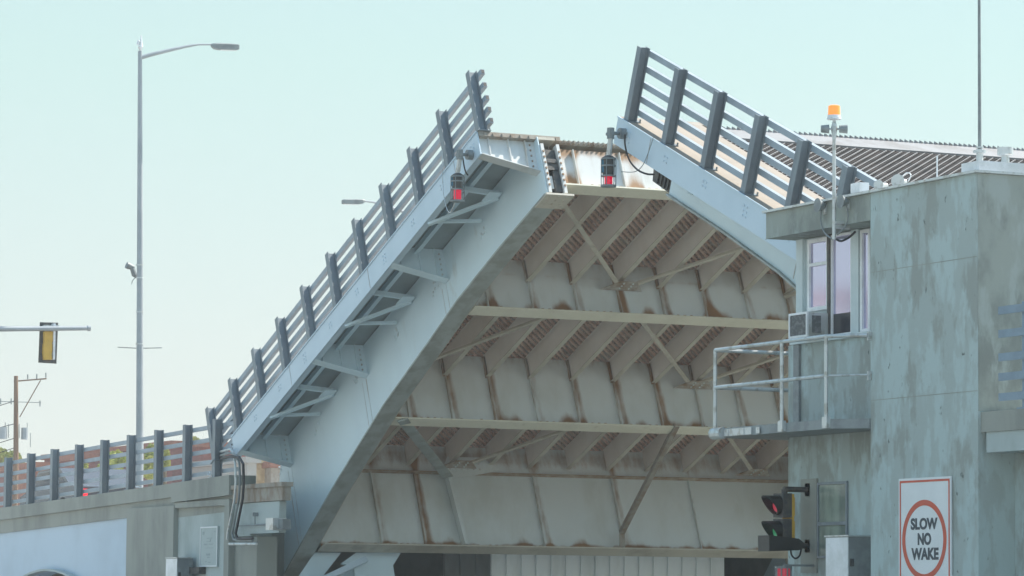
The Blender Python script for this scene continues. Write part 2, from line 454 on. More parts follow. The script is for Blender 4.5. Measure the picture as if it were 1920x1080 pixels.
    # deep brackets at the floor beams, slim ones between
    for (l, nf) in FBL:
        for side in (0, 1):
            fy = (lambda y: y) if side == 0 else (lambda y: WID - y)
            mb = MB()
            t_ = .015
            poly = [V(l, fy(.03), -.05), V(l, fy(1.16), -.05), V(l, fy(1.16), -.72), V(l, fy(.03), -.44)]
            mb.prism(poly, V(t_, 0, 0))
            mb.hexa([V(l-.10, fy(.03), -.462), V(l+.10, fy(.03), -.462), V(l+.10, fy(1.15), -.742), V(l-.10, fy(1.15), -.742),
                     V(l-.10, fy(.03), -.445), V(l+.10, fy(.03), -.445), V(l+.10, fy(1.15), -.725), V(l-.10, fy(1.15), -.725)])
            for yy in (.22, .62, .95):
                bx(mb, l - .05, l - .001, fy(yy), fy(yy + .018), -.44 - yy * .2, -.06, .35)
            for q in range(5): bx(mb, l - .025, l - .001, fy(1.05), fy(1.075), -.62 + q * .11, -.59 + q * .11, .8)
            mb.build('cantilever_bracket', M['whitebeam'] if l < 1 else M['girder'], root, local=True)
    for l in (2.05, 6.3, 10.5):
        for side in (0, 1):
            fy = (lambda y: y) if side == 0 else (lambda y: WID - y)
            mb = MB()
            mb.beam(V(l + .55, fy(.06), -.50), V(l - .35, fy(1.12), -.36), .09, .05)
            mb.beam(V(l + .55, fy(.10), -.44), V(l + .45, fy(1.12), -.42), .07, .05)
            mb.beam(V(l - .42, fy(.10), -.22), V(l - .42, fy(1.12), -.32), .05, .10)
            mb.box(*[tuple(f(a, b_) for a, b_ in zip(V(l - .55, fy(.85), -.37), V(l - .2, fy(1.12), -.352))) for f in (min, max)])
            mb.build('bracket_strut', M['girder'], root, local=True)
    # floor beams
    for i, (l, nf) in enumerate(FBL):
        y0, y1 = 1.55, WID - 1.55
        nt_ = -.2
        strong = [.95, 1.15, .95, .4][i]
        if i == 3:
            stiff = [2.9, 3.9, 4.75, 6.7, 8.6, 10.5]; amp = {3.9: 1.0, 6.7: .6, 2.9: .55, 8.6: .65, 10.5: .4}
        elif i == 0:
            stiff = STR[::1]; amp = {}
        else:
            stiff = STR; amp = {}
        rnd = random.Random(31 + i)
        am = [amp.get(y, rnd.uniform(.4, 1.0) * strong if i < 3 else .2) for y in stiff]
        NY, NN = 200, 14
        ny = [noise.noise(Vector((q * .13, i * 7.7, 0))) for q in range(NY + 1)]
        def fn(a, c):
            y = y0 + (y1 - y0) * a
            r_ = 0
            for yy, A in zip(stiff, am):
                d = y - yy - .05
                r_ += A * g1(d - (.10 * (1 - c) if A > .5 else 0), .045 + .05 * (A > .5))
            n_ = nf + (nt_ - nf) * c
            bot = max(0, ny[int(a * NY)] * 1.6 + .45)
            r_ += bot * 1.1 * g1(n_ - nf, .10 + .12 * bot)
            if i == 3: r_ += 1.0 * g1(n_ - nf, .05) + .35 * max(0, ny[int(a * NY)] - .1) * (.4 + c)
            if i == 3: r_ += .62 * g1(n_ + .45, .26)  # band near the web top: shadow put in as rust colour
            if i == 0: r_ += .9 * g1(n_ - nt_, .16) + .5 * max(0, ny[int(a * NY)] + .2) * (.35 + c)
            elif i < 3:
                r_ += .35 * g1(n_ - (nf * .4), .05)
                r_ += .45 * g1(n_ + .2, .20)
            return r_
        mb = MB()
        mb.plate(V(l, y0, nf), (0, y1 - y0, 0), (0, 0, nt_ - nf), NY, NN, V(.015, 0, 0), fn)
        fb = mb.build('floor_beam_web', M['whitebeam'] if i == 0 else M['floorbeam'], root, local=True)
        mb = MB()
        fw = .17 if i < 3 else .2
        mb.plate(V(l - fw, y0, nf - .03), (0, y1 - y0, 0), V(2 * fw, 0, 0), 100, 2, (0, 0, .028),
                 lambda a, c: .30 * max(0, ny[int(a * NY)] + .25))
        for q in range(70):                                         # bolt heads along the upper edge
            yy = y0 + .1 + q * .147
            if rnd.random() < .6: bx(mb, l - fw + .01, l - fw + .05, yy, yy + .05, nf - .001, nf + .016, .9)
        if i == 3:
            bx(mb, l - .13, l - .001, 2.6, y1, -.86, -.842, .8)
        mb.build('floor_beam_flange', M['cream'] if i < 3 else M['under'], root, local=True)
        for yy, A in zip(stiff, am):
            mb = MB()
            bx(mb, l - .07, l - .001, yy, yy + .014, nf + .02, nt_ - .02 if i < 3 else -.87, .25 + A * .55)
            if i in (1, 2):
                bx(mb, l - .05, l - .0005, yy - .04, yy - .0005, -.68, -.22, .5 + A * .5)
            mb.build('web_stiffener', M['floorbeam'], root, local=True)
    # stringers, panel by panel
    for i in range(3):
        la, lb = FBL[i][0] + .02, FBL[i + 1][0] - .02
        for j, y in enumerate(STR):
            rnd = random.Random(i * 20 + j)
            A = rnd.uniform(.0, .12)
            mb = MB()
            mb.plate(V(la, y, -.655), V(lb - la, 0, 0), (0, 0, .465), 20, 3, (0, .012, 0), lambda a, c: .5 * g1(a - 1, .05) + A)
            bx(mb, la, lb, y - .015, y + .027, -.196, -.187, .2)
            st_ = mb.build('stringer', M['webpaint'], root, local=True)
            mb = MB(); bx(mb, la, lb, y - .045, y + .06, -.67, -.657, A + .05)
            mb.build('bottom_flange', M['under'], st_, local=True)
    # lateral bracing
    NB = -.72
    diag = [((.35,1.5),(4.3,4.85)),((.35,11.9),(4.3,8.5)),((4.4,4.85),(8.45,8.5)),((8.3,8.5),(4.4,12.0)),((8.45,1.6),(4.45,4.75)),((.3,8.5),(4.25,4.9)),((8.5,8.6),(12.7,12.2)),((12.7,4.9),(8.55,8.4))]
    for (a, b_), (c, d_) in diag:
        mb = MB()
        mb.beam(V(a, b_, NB - .03), V(c, d_, NB - .03), .09, .015, rust=.15)
        mb.beam(V(a, b_, NB), V(c, d_, NB), .014, .06, rust=.3)
        mb.build('lateral_brace', M['under'], root, local=True)
    for (a, b_) in ((4.3, 4.85), (8.45, 8.5), (12.65, 12.1), (12.65, 4.9)):
        mb = MB()
        mb.prism([V(a + .02, b_ - .45, NB - .045), V(a + .02, b_ + .45, NB - .045), V(a - .35, b_ + .18, NB - .045), V(a - .35, b_ - .18, NB - .045)], (0, 0, .014), .75)
        for q in range(6): bx(mb, a - .3 + .1 * (q % 3), a - .27 + .1 * (q % 3), b_ - .1 + .2 * (q // 3), b_ - .07 + .2 * (q // 3), NB - .065, NB - .046, .2)
        mb.build('gusset_plate', M['floorbeam'], root, local=True)
    # heavy diagonal braces down to the deep floor beam
    mb = MB()
    mb.beam(V(8.35, 1.7, -1.76), V(12.62, 4.62, -1.0), .22, .03, up=(0, 0, 1)); mb.beam(V(8.35, 1.7, -1.71), V(12.62, 4.62, -.95), .02, .09)
    mb.build('heavy_brace', M['brace'], root, local=True)
    mb = MB()
    mb.prism([V(12.66, 4.45, -1.02), V(12.66, 4.95, -.98), V(12.66, 6.0, -.78), V(12.66, 5.5, -.5), V(12.66, 4.7, -.5)], V(.012, 0, 0), .15)
    for q in range(12): bx(mb, 12.64, 12.659, 4.7 + (q % 6) * .14, 4.73 + (q % 6) * .14, -.8 + .12 * (q // 6), -.77 + .12 * (q // 6), .5)
    mb.build('gusset_plate', M['floorbeam'], root, local=True)
    mb = MB(); mb.hexa([V(12.60,4.62,-.98),V(12.78,4.62,-.98),V(12.78,4.70,-.98),V(12.60,4.70,-.98),V(12.60,4.76,-2.54),V(12.78,4.76,-2.54),V(12.78,4.84,-2.54),V(12.60,4.84,-2.54)], .1)
    mb.build('deep_stiffener', M['floorbeam'], root, local=True)
    mb = MB()
    mb.beam(V(8.3, 7.85, -1.74), V(12.55, 8.5, -2.28), .11, .02, up=(0, 0, 1), rust=.25); mb.beam(V(8.3, 7.80, -1.70), V(12.55, 8.45, -2.24), .02, .09, rust=.35)
    mb.beam(V(12.55, 8.5, -2.28), V(12.6, 8.48, -2.55), .13, .02, up=V(1, 0, 0), rust=.9)
    mb.build('rusty_brace', M['rustplate'], root, local=True)
    # open steel grating: diamond pattern of bars at 45 degrees
    ya, yb_, la, lb = SW + .02, WID - SW - .02, tipx + .72 if s > 0 else .35, 13.05
    for fam, (nt0, nt1), bw in ((0, (-.165, -.075), .03), (1, (-.162, -.066), .012)) if s > 0 else ((0, (-.185, -.04), .045), (1, (-.165, -.06), .03)):
        mb = MB()
        c0 = (ya - lb) if fam == 0 else (ya + la)
        c1 = (yb_ - la) if fam == 0 else (yb_ + lb)
        q = c0 + .08
        wv = .010
        while q < c1:
            # line  y = q + l (fam 0)   or  y = q - l (fam 1), clipped to the rectangle
            if fam == 0: l0, l1 = max(la, ya - q), min(lb, yb_ - q)
            else: l0, l1 = max(la, q - yb_), min(lb, q - ya)
            if l1 - l0 > .1:
                f = (lambda l: q + l) if fam == 0 else (lambda l: q - l)
                mb.beam(V(l0, f(l0), (nt0 + nt1) / 2), V(l1, f(l1), (nt0 + nt1) / 2), bw, nt1 - nt0)
            q += .153
        mb.build('grating_bars', (M['gratingdark'], M['gratingtop'])[fam] if s > 0 else (M['grating'], M['rustplate'])[fam], root, local=True)
    # tip plate of the roadway with finger teeth
    mb = MB()
    e = tipx - .02
    bx(mb, e + .1, la - .01 if s > 0 else .33, ya, yb_, -.10, -.045, .1)
    q = ya
    while q < yb_ - .1:
        mb.prism([V(e + .1, q, -.09), V(e + .03, q + .045, -.08), V(e + .1, q + .09, -.09), ], (0, 0, .05), .3)
        mb.hexa([V(e+.1,q,-.045),V(e+.16,q,-.045),V(e+.16,q+.055,-.045),V(e+.1,q+.055,-.045),V(e+.1,q,-.005),V(e+.16,q+.0,-.005),V(e+.16,q+.03,-.018),V(e+.1,q+.03,-.018)], .3)
        q += .1
    mb.build('finger_plate', M['gratingtop'] if s > 0 else M['rustplate'], root, local=True)
    # railings on both edges
    hs = [1.17, .90, .63, .39, .16]
    for side in (0, 1):
        fy = (lambda y: y) if side == 0 else (lambda y: WID - y)
        for i in range(npost):
            l = xp0 + i * spost
            mb = MB()
            bx(mb, l - .075, l + .075, fy(.03), fy(.045), .012, 1.26)
            bx(mb, l - .075, l + .075, fy(.185), fy(.20), .012, 1.26)
            bx(mb, l - .008, l + .008, fy(.046), fy(.184), .012, 1.255)
            bx(mb, l - .10, l + .12, fy(.0), fy(.26), -.003, .011)
            for dl in (-.09, .11):
                bx(mb, l + dl - .012, l + dl + .012, fy(.23), fy(.25), .0115, .06)
            mb.build('railing_post', M['post'], root, local=True)
        for h in hs:
            mb = MB()
            a, b_ = xp0 - rail_over, xp0 + (npost - 1) * spost + .3
            if rail_over > .05:      # open tube ends show dark
                bx(mb, a, b_, fy(.205), fy(.285), h - .05, h + .05)
                r_ = mb.build('railing_bar', M['rail'], root, local=True)
                mb = MB(); bx(mb, a - .004, a - .001, fy(.215), fy(.275), h - .038, h + .038)
                mb.build('tube_end', M['darksteel'], r_, local=True)
            else:
                bx(mb, a, b_, fy(.205), fy(.285), h - .05, h + .05)
                mb.build('railing_bar', M['rail'], root, local=True)
    return root

leafL = make_leaf(-1, 'drawbridge_leaf', (0, 0, -.1348), -THL, 'far raised drawbridge leaf, rusty underside and steel floor beams facing the viewer', -.02, 11, 1.4287, 0, .2, 13.05)
leafR = make_leaf(1, 'drawbridge_leaf', (5.8106, 0, -.6018), THR, 'near raised drawbridge leaf behind the concrete tower, tan walkway and open grating on top', -.2, 12, 1.4287, .03, 0, 14.2)
bpy.context.view_layer.update()

# ------------------------------------------------------------------ left approach span
GR = .0216
def ztop(X): return -5.99 + (X + 13.13) * GR      # curb top where the posts stand
def slab(mb, X0, X1, y0, y1, a, b_, r_=0):
    mb.hexa([(X0,y0,ztop(X0)+a),(X1,y0,ztop(X1)+a),(X1,y1,ztop(X1)+a),(X0,y1,ztop(X0)+a),(X0,y0,ztop(X0)+b_),(X1,y0,ztop(X1)+b_),(X1,y1,ztop(X1)+b_),(X0,y1,ztop(X0)+b_)], r_)
    return mb
abut = thing('bridge_approach', (-15, 6, GZ), 'concrete approach span and abutment under the left railing, with pale recessed wall panel', 'bridge approach')
mb = MB(); slab(mb, -90, -15.42, -.06, .5, -.30, 0); slab(mb, -15.42, -11.9, -.10, .5, -.42, 0); slab(mb, -90, -15.42, 0, .5, -.62, -.302); slab(mb, -15.42, -11.9, .015, .5, -.75, -.421)
mb.build('kerb_beam', M['concrete2'], abut)
mb = MB(); slab(mb, -90, -12.3, .501, WID + .4, -.65, -.25); slab(mb, -90, -12.3, WID - .1, WID + .45, -.24, 0)
mb.build('deck_slab', M['asphalt'], abut)
a1 = WY(245, 960, 0).x; a2 = WY(333, 960, 0).x; a3 = WY(428, 960, 0).x
mb = MB(); slab(mb, a1, a2, -.10, 1.0, -5.2, -.421) if False else None
mb.box((a1, -.09, GZ), (a2 + .0, 1.2, ztop(a1) - .425)); mb.box((a3, -.09, GZ), (a3 + .28, 1.2, ztop(a2) - .43))
mb.box((a2, -.07, ztop(a2) - .55), (a3, .3, ztop(a2) - .427))
mb.build('pilaster', M['concrete2'], abut)
mb = MB(); mb.box((a2, .02, GZ), (a3, 1.2, ztop(a2) - .55)); mb.build('recessed_panel', M['concrete3'], abut)
# arched span fill
mb = MB()
N_ = 24; Xa, Xb = -33.0, a1 - .02
top = [(Xb, .05, ztop(Xb) - .62), (Xa, .05, ztop(Xa) - .62)]
arc = []
for i in range(N_ + 1):
    t_ = i / N_; X = Xa + (Xb - Xa) * t_
    zz = WY(90, 1071, 0).z - 2.6 * abs((X - WY(95, 1071, 0).x) / 7.0) ** 2.0
    arc.append((X, .05, max(GZ, zz)))
mb.prism(top + arc, (0, .4, 0)); mb.build('arched_spandrel', M['fill'], abut)
mb = MB()
for i in range(N_):
    A, B = Vector(arc[i]), Vector(arc[i + 1])
    mb.beam(A + Vector((0, -.08, .03)), B + Vector((0, -.08, .03)), .22, .05)
mb.build('arch_trim', M['concrete3'], abut)
mb = MB(); mb.box((-33, 3.5, GZ), (a1, 3.8, -7.0)); mb.build('back_wall', M['darkwall'], abut)
hx0, hx1 = WY(223, 1000, .05).x, WY(240, 1000, .05).x
mb = MB(); box_z = (WY(230, 1080, .05).z - .6, WY(230, 962, .05).z)
mb.box((hx0, .035, box_z[0]), (hx1, .049, box_z[1])); mb.build('access_hatch', M['fill'], abut)
for X in (-46, -62, -78):
    MB().box((X - .6, 1.0, GZ), (X + .6, WID - 1.0, ztop(X) - .65)).build('pier_wall', M['concrete2'], abut)
cb = WY(375, 1066, .0)
MB().box((cb.x - .3, -.14, cb.z - .12), (cb.x + .3, .018, cb.z + .03)).build('wall_cleat', M['darksteel'], abut)
# end bearing block beside the leaf hinge
e1 = WY(444, 905, -.02).x; e2 = WY(530, 905, -.02).x
mb = MB(); mb.box((a3 + .28, -.02, WY(500, 940, 0).z), (e2, .16, WY(500, 908, 0).z), .2)
mb.box((a3 + .28, -.06, WY(500, 914, 0).z), (e2 + .03, .2, WY(500, 906, 0).z), .9)
mb.build('bearing_ledge', M['rustplate'], abut)
mb = MB(); mb.box((WY(468, 940, 0).x, 0, WY(468, 1001, 0).z), (WY(524, 940, 0).x, .15, WY(500, 941, 0).z))
mb.box((a3 + .28, .03, WY(468, 1005, 0).z), (WY(468, 940, 0).x, .5, WY(500, 941, 0).z))
mb.build('bearing_housing', M['concrete3'], abut)
mb = MB(); mb.box((a3 + .28, .05, GZ), (WY(477, 1040, 0).x, .5, WY(468, 1006, 0).z)); mb.build('pier_column', M['concrete2'], abut)
# pier below the leaf: dark pit, siding wall, side walls
mb = MB()
mb.box((-19, .9, GZ), (-18.7, 24, -6.4)); mb.box((-18.7, .6, GZ), (-15.4, .9, -6.6)); mb.box((-18.7, 15.0, GZ), (-10, 15.3, -6.6))
mb.build('pit_wall', M['darkwall'], abut)
mb = MB()
XW = -12.3
cy, ce = WX(921, 1050, XW).y, WX(1362, 1050, XW).y
while cy < ce - .1:
    mb.box((XW - .05, cy, GZ), (XW + .02, cy + .25, -6.9)); mb.box((XW - .06, cy + .25, GZ), (XW - .02, cy + .36, -6.9)); cy += .36
mb.build('corrugated_wall', M['siding'], abut)
mb = MB(); cy = 6.7
while cy < 7.8:
    mb.box((-16.05, cy, GZ), (-15.95, cy + .27, -6.0)); mb.box((-16.12, cy + .27, GZ), (-16.06, cy + .40, -6.0)); cy += .40
mb.build('corrugated_wall', M['siding'], abut)
# tail framing below the deep floor beam (moves with the leaf)
def LX_(x, y, l):
    n_ = Vector((math.cos(THL), 0, math.sin(THL))); P0 = Vector((0, 0, -.1348)) - n_ * l
    q = onpl(x, y, P0, n_) - Vector((0, 0, -.1348))
    return Vector((q.x * math.cos(THL) + q.z * math.sin(THL), q.y, -q.x * math.sin(THL) + q.z * math.cos(THL)))
mb = MB()
def gp(pts, l, th): mb.prism([LX_(x, y, l) for x, y in pts], (-th, 0, 0), .1)
gp(((590,1036),(640,1036),(607,1078),(590,1110),(540,1110)), 13.2, .06)
gp(((668,1036),(752,1036),(737,1060),(745,1110),(668,1110),(664,1062),(640,1056)), 13.2, .06)
gp(((607,1078),(664,1066),(668,1110),(590,1110)), 13.5, .06)
mb.build('tail_gusset', M['girder'], leafL, local=True)
mb = MB(); mb.beam(LX_(686, 1049, 12.95), LX_(540, 1118, 12.95), .14, .12, up=(0, 0, 1)); mb.build('tail_strut', M['girder2'], leafL, local=True)

# approach railings
def approach_railing(name, X0, npost, sp, y, label, dirx=-1, zf=ztop, hs=(1.13,.86,.62,.38,.15), xend=None, k=1):
    root = thing(name, (X0, y, zf(X0)), label, 'railing')
    for i in range(npost):
        X = X0 + dirx * i * sp; z = zf(X)
        mb = MB()
        mb.box((X-.085, y, z), (X+.085, y+k*.015, z+1.25)); mb.box((X-.085, y+k*.155, z), (X+.085, y+k*.17, z+1.25))
        mb.box((X-.01, min(y+k*.016,y+k*.154), z), (X+.01, max(y+k*.016,y+k*.154), z+1.245)); mb.box((X-.12, y-.03, z-.002), (X+.12, y+.2, z+.02))
        mb.build('railing_post', M['post'], root)
    xe0 = xend if xend is not None else X0 + .3
    X1 = X0 + dirx * (npost - 1) * sp
    for h in hs:
        mb = MB(); mb.beam((xe0, y + k*.21, zf(xe0) + h), (X1, y + k*.21, zf(X1) + h), .07, .085)
        mb.build('railing_bar', M['rail'], root)
    return root
approach_railing('approach_railing', -13.16, 38, 1.82, .02, 'grey five bar steel railing on the near kerb of the left concrete approach', xend=WY(446, 780, .22).x)
approach_railing('approach_railing', -13.16, 38, 1.82, WID - .0, 'far grey railing seen between the bars of the near railing on the left approach', k=-1)

# ------------------------------------------------------------------ operator house
HX0, HX1, HX2 = 14.20, 17.02, 19.66      # bay left, tower left, tower right
house = thing('operator_house', (HX2, -2, GZ), 'stained concrete operator tower with roof slab and window bay at the right', 'bridge tower')
def roofz(x, y): return WY(x, y, -2).z
ZT = roofz(1437, 400)
mb = MB(); mb.box((HX1, -2, GZ), (HX2, .2 - .5, ZT)); tower = mb.build('tower_wall', M['concrete'], house)
ZR1 = roofz(1437, 400); zt_r = WY(1840, 770, -2).z
for yy in (496, 742):
    z_j = WY(1735, yy, -2).z; MB().box((HX1 + .01, -2.003, z_j), (HX2 - .01, -2.0005, z_j + .008)).build('form_joint', M['concrete2'], house)
mb = MB(); mb.box((14.17, -2.004, roofz(1437, 448)), (HX1 - .003, -.3, ZR1)); mb.build('roof_slab', M['slabgrey'], house)
MB().box((HX2 + .001, -1.995, zt_r), (HX2 + .006, -.305, ZT - .002)).build('side_wall', M['slabgrey'], house)
mb = MB(); mb.box((14.13, -2.05, ZR1 + .002), (HX2 + .04, -.25, ZR1 + .035)); mb.build('roof_flashing', M['galv'], house)
mb = MB(); p = WY(1800, 322, -2.0)
mb.box((p.x, -1.98, ZR1 + .037), (HX2 + .02, -.3, ZR1 + .16)); mb.build('roof_kerb', M['white'], house)
# bay: window band and lower wall
WYb = -1.53
sill = WY(1515, 637, WYb).z; wtop = roofz(1437, 448)
lowx = WY(1478, 900, WYb - .06).x
mb = MB(); mb.box((lowx, WYb - .06, GZ), (HX1 - .003, -.3, sill - .06))
mb.build('bay_wall', M['concrete'], house)
# lower window
lw0, lw1 = WY(1535, 905, WYb - .06), WY(1584, 1012, WYb - .06)
mb = MB(); mb.box((WY(1497, 640, WYb).x, WYb + .02, sill - .06), (HX1 - .004, -.3, wtop - .002)); mb.build('window_bay', M['frame'], house)
mb = MB(); mb.box((WY(1494, 640, WYb).x, WYb - .12, sill - .06), (HX1 - .002, WYb + .019, sill - .002)); mb.build('window_sill', M['frame'], house)
def wxx(px): return WY(px, 500, WYb).x
def window(x0, x1, z0, z1, bar=None, y=WYb, glass='glass', parent=None, fw=.05):
    mb = MB()
    yo, yi = y - .03, y + .018
    mb.box((x0, yo, z0), (x0 + fw, yi, z1)); mb.box((x1 - fw, yo, z0), (x1, yi, z1))
    mb.box((x0 + fw, yo, z0), (x1 - fw, yi, z0 + fw)); mb.box((x0 + fw, yo, z1 - fw), (x1 - fw, yi, z1))
    if bar: mb.box((x0 + fw, yo, bar), (x1 - fw, yi, bar + .045))
    f = mb.build('window', M['white'], house)
    g_ = MB().box((x0 + fw, y + .002, z0 + fw), (x1 - fw, y + .012, z1 - fw)); g_.build('pane', M[glass], f)
ac_top = WY(1530, 583, WYb).z
MB().box((wxx(1563), WYb - .002, sill + .03), (wxx(1598), WYb + .0015, WY(1580, 587, WYb).z)).build('dark_reflection', M['darkglass'], house)  # dark panel painting a reflection in the lower middle window
window(wxx(1517), wxx(1556), ac_top, wtop - .03, bar=WY(1530, 499, WYb).z, fw=.055)
window(wxx(1561), wxx(1600), sill, wtop - .02, fw=.03)
window(wxx(1616), wxx(1634), sill, wtop - .02, fw=.05)
mb = MB(); mb.box((wxx(1556)+.002, WYb - .05, sill), (wxx(1561)-.002, WYb + .018, wtop - .003)); mb.build('corner_mullion', M['darksteel'], house)
mb = MB(); mb.box((wxx(1600)+.002, WYb - .04, sill), (wxx(1614), WYb + .018, wtop - .003)); mb.build('window_pier', M['frame'], house)
mb = MB(); mb.box((wxx(1497), WYb-.04, sill), (wxx(1509), WYb+.018, wtop-.003)); mb.build('window_pier', M['frame'], house)
# lower window with recess
def box_hole(mb, x0, x1, z0, z1, y, d, fw):
    mb.box((x0, y - d, z0), (x0 + fw, y - .002, z1)); mb.box((x1 - fw, y - d, z0), (x1, y - .002, z1))
    mb.box((x0 + fw, y - d, z0), (x1 - fw, y - .002, z0 + fw)); mb.box((x0 + fw, y - d, z1 - fw), (x1 - fw, y - .002, z1))
yl = WYb - .06
mb = MB(); box_hole(mb, lw0.x, lw1.x + .1, lw1.z - .25, lw0.z, yl, .03, .035); mb.box((lw0.x + .035, yl - .03, WY(1560, 985, yl).z), (lw1.x + .065, yl - .002, WY(1560, 980, yl).z + .01))
lf = mb.build('window', M['post'], house)
MB().box((lw0.x + .037, yl - .012, lw1.z - .21), (lw1.x + .063, yl - .0025, lw0.z - .037)).build('pane', M['paleglass'], lf)
mb = MB(); mb.box((WY(1533, 905, yl).x - .42, yl - .03, lw1.z - .45), (lw0.x - .01, yl - .001, lw0.z + .06)); mb.build('window_reveal', M['concrete2'], house)
mb = MB(); mb.box((wxx(1499), WYb - .10, WY(1505, 795, WYb).z), (wxx(1509), WYb - .062, sill - .062)); mb.build('wall_strip', M['grayplastic'], house)  # narrow dark grey strip on the bay wall below the sill
# catwalk
CY = -2.4
c0 = WY(1340, 800, CY).x; c1 = WY(1557, 783, CY).x; cz1 = WY(1470, 793, CY).z; cz0 = WY(1545, 805, CY).z - .05
mb = MB()
poly = [(c0, CY, cz1 - .13), (c1, CY, cz1 - .13), (HX1 - .004, -2.02, cz1 - .13), (HX1 - .004, WYb - .062, cz1 - .13), (c0, WYb - .062, cz1 - .13)]
mb.prism(poly, (0, 0, .13)); cat = mb.build('catwalk_floor', M['grayplastic'], house)
mb = MB()
lamp = WY(1345, 803, CY)
mb.tube([(c0 - .02, CY - .012, cz1 - .07), (c0 + .28, CY - .012, cz1 - .07)], .085, 12); mb.box((c0 + .3, CY - .02, cz1 - .12), (lowx + .4, CY - .001, cz1 - .02))
for q in range(3): mb.box((c0 + .35 + q * .45, CY - .03, cz1 - .115), (c0 + .45 + q * .45, CY - .021, cz1 - .03), .9)
mb.build('catwalk_edge', M['galv'], house)
posts = [WY(1345, 657, CY), WY(1470, 642, CY), WY(1553, 634, CY)]
rt = posts[0].z; midz = WY(1345, 727, CY).z
mb = MB()
tr = .028
for P in posts: mb.tube([(P.x, CY - .035, cz1 - .06), (P.x, CY - .035, rt)], tr, 8)
for P in posts[1:]: mb.box((P.x - .07, CY - .06, cz1 - .12), (P.x + .06, CY - .002, cz1 + .03))
endT = (HX1 + .02, -2.04)
for z in (rt, midz):
    mb.tube([(posts[0].x, CY - .035, z), (posts[2].x, CY - .035, z)], tr, 8)
    mb.tube([(posts[2].x, CY - .035, z), (endT[0], endT[1] - .02, z)], tr * (1 if z == rt else .5), 8)
    mb.tube([(posts[0].x, CY - .035, z), (posts[0].x, -.4, z)], tr, 8)
    mb.box((HX1 + .005, -2.06, z - .07), (HX1 + .035, -2.003, z + .05))
mb.tube([(posts[0].x, -.4, cz1 - .06), (posts[0].x, -.4, rt)], tr, 8)
mb.build('catwalk_railing', M['galv'], house)
mb = MB(); mb.prism([(c0, WYb - .06, cz1 - .13), (c0, -.4, cz1 - .13), (lowx - .01, -.4, cz1 - .13), (lowx - .01, WYb - .06, cz1 - .13)], (0, 0, .12)); mb.build('catwalk_floor', M['grayplastic'], house)

# air conditioner in the window
acx0 = WY(1480, 600, -1.92).x; acx1 = WY(1513, 600, -1.92).x
az0, az1 = WY(1480, 634, -1.92).z, WY(1480, 590, -1.92).z
ac = thing('air_conditioner', ((acx0 + acx1) / 2, -1.7, az0), 'weathered window air conditioner sticking out of the tower bay window above the catwalk', 'air conditioner')
mb = MB(); mb.box((acx0, -1.90, az0), (acx1, WYb - .03, az1)); mb.build('casing', M['grayplastic'] if False else M['galv'], ac)
mb = MB(); box_hole(mb, acx0 - .01, acx1 + .01, az0 - .01, az1 + .01, -1.898, .03, .03); mb.build('front_frame', M['white'], ac)
mb = MB(); mb.box((acx0 + .02, -1.915, az0 + .02), (acx1 - .02, -1.901, az1 - .02))
for q in range(9): mb.box((acx0 + .022, -1.922, az0 + .04 + q * .03), (acx1 - .022, -1.916, az0 + .048 + q * .03))
mb.build('coil_grille', M['grille'], ac)
mb = MB(); mb.box((acx1 + .001, -1.84, az0 + .05), (acx1 + .01, -1.70, az1 - .04)); mb.build('side_vent', M['grille'], ac)

# no wake sign
sy = -2.03
s0, s1 = WY(1685, 898, sy), WY(1783, 893, sy)
sgn = thing('warning_sign', ((s0.x + s1.x) / 2, sy, WY(1735, 1170, sy).z), 'white metal sign with a red ring reading slow no wake, on the tower wall', 'sign')
SZ0 = WY(1735, 1170, sy).z; SZ1 = s0.z
MB().box((s0.x, sy, SZ0), (s1.x, sy + .02, SZ1)).build('sign_panel', M['signwhite'], sgn)
mb = MB(); e = .03; t_ = .028
box_hole(mb, s0.x + e, s1.x - e, SZ0 + e, SZ1 - e, sy - .0005, .0035, t_)
cx = WY(1733, 1012, sy); rr = (WY(1775, 1012, sy).x - WY(1692, 1012, sy).x) / 2
rz = (WY(1733, 937, sy).z - WY(1733, 1087, sy).z) / 2
n_ = 64
for i in range(n_):
    a, b_ = i * 2 * math.pi / n_, (i + 1) * 2 * math.pi / n_
    r2x, r2z = rr * .86, rz * .86
    mb.hexa([(cx.x + rr*math.cos(a), sy-.004, cx.z + rz*math.sin(a)), (cx.x + rr*math.cos(b_), sy-.004, cx.z + rz*math.sin(b_)), (cx.x + r2x*math.cos(b_), sy-.004, cx.z + r2z*math.sin(b_)), (cx.x + r2x*math.cos(a), sy-.004, cx.z + r2z*math.sin(a)),
             (cx.x + rr*math.cos(a), sy-.0005, cx.z + rz*math.sin(a)), (cx.x + rr*math.cos(b_), sy-.0005, cx.z + rz*math.sin(b_)), (cx.x + r2x*math.cos(b_), sy-.0005, cx.z + r2z*math.sin(b_)), (cx.x + r2x*math.cos(a), sy-.0005, cx.z + r2z*math.sin(a))])
mb.build('red_ring', M['redpaint'], sgn)
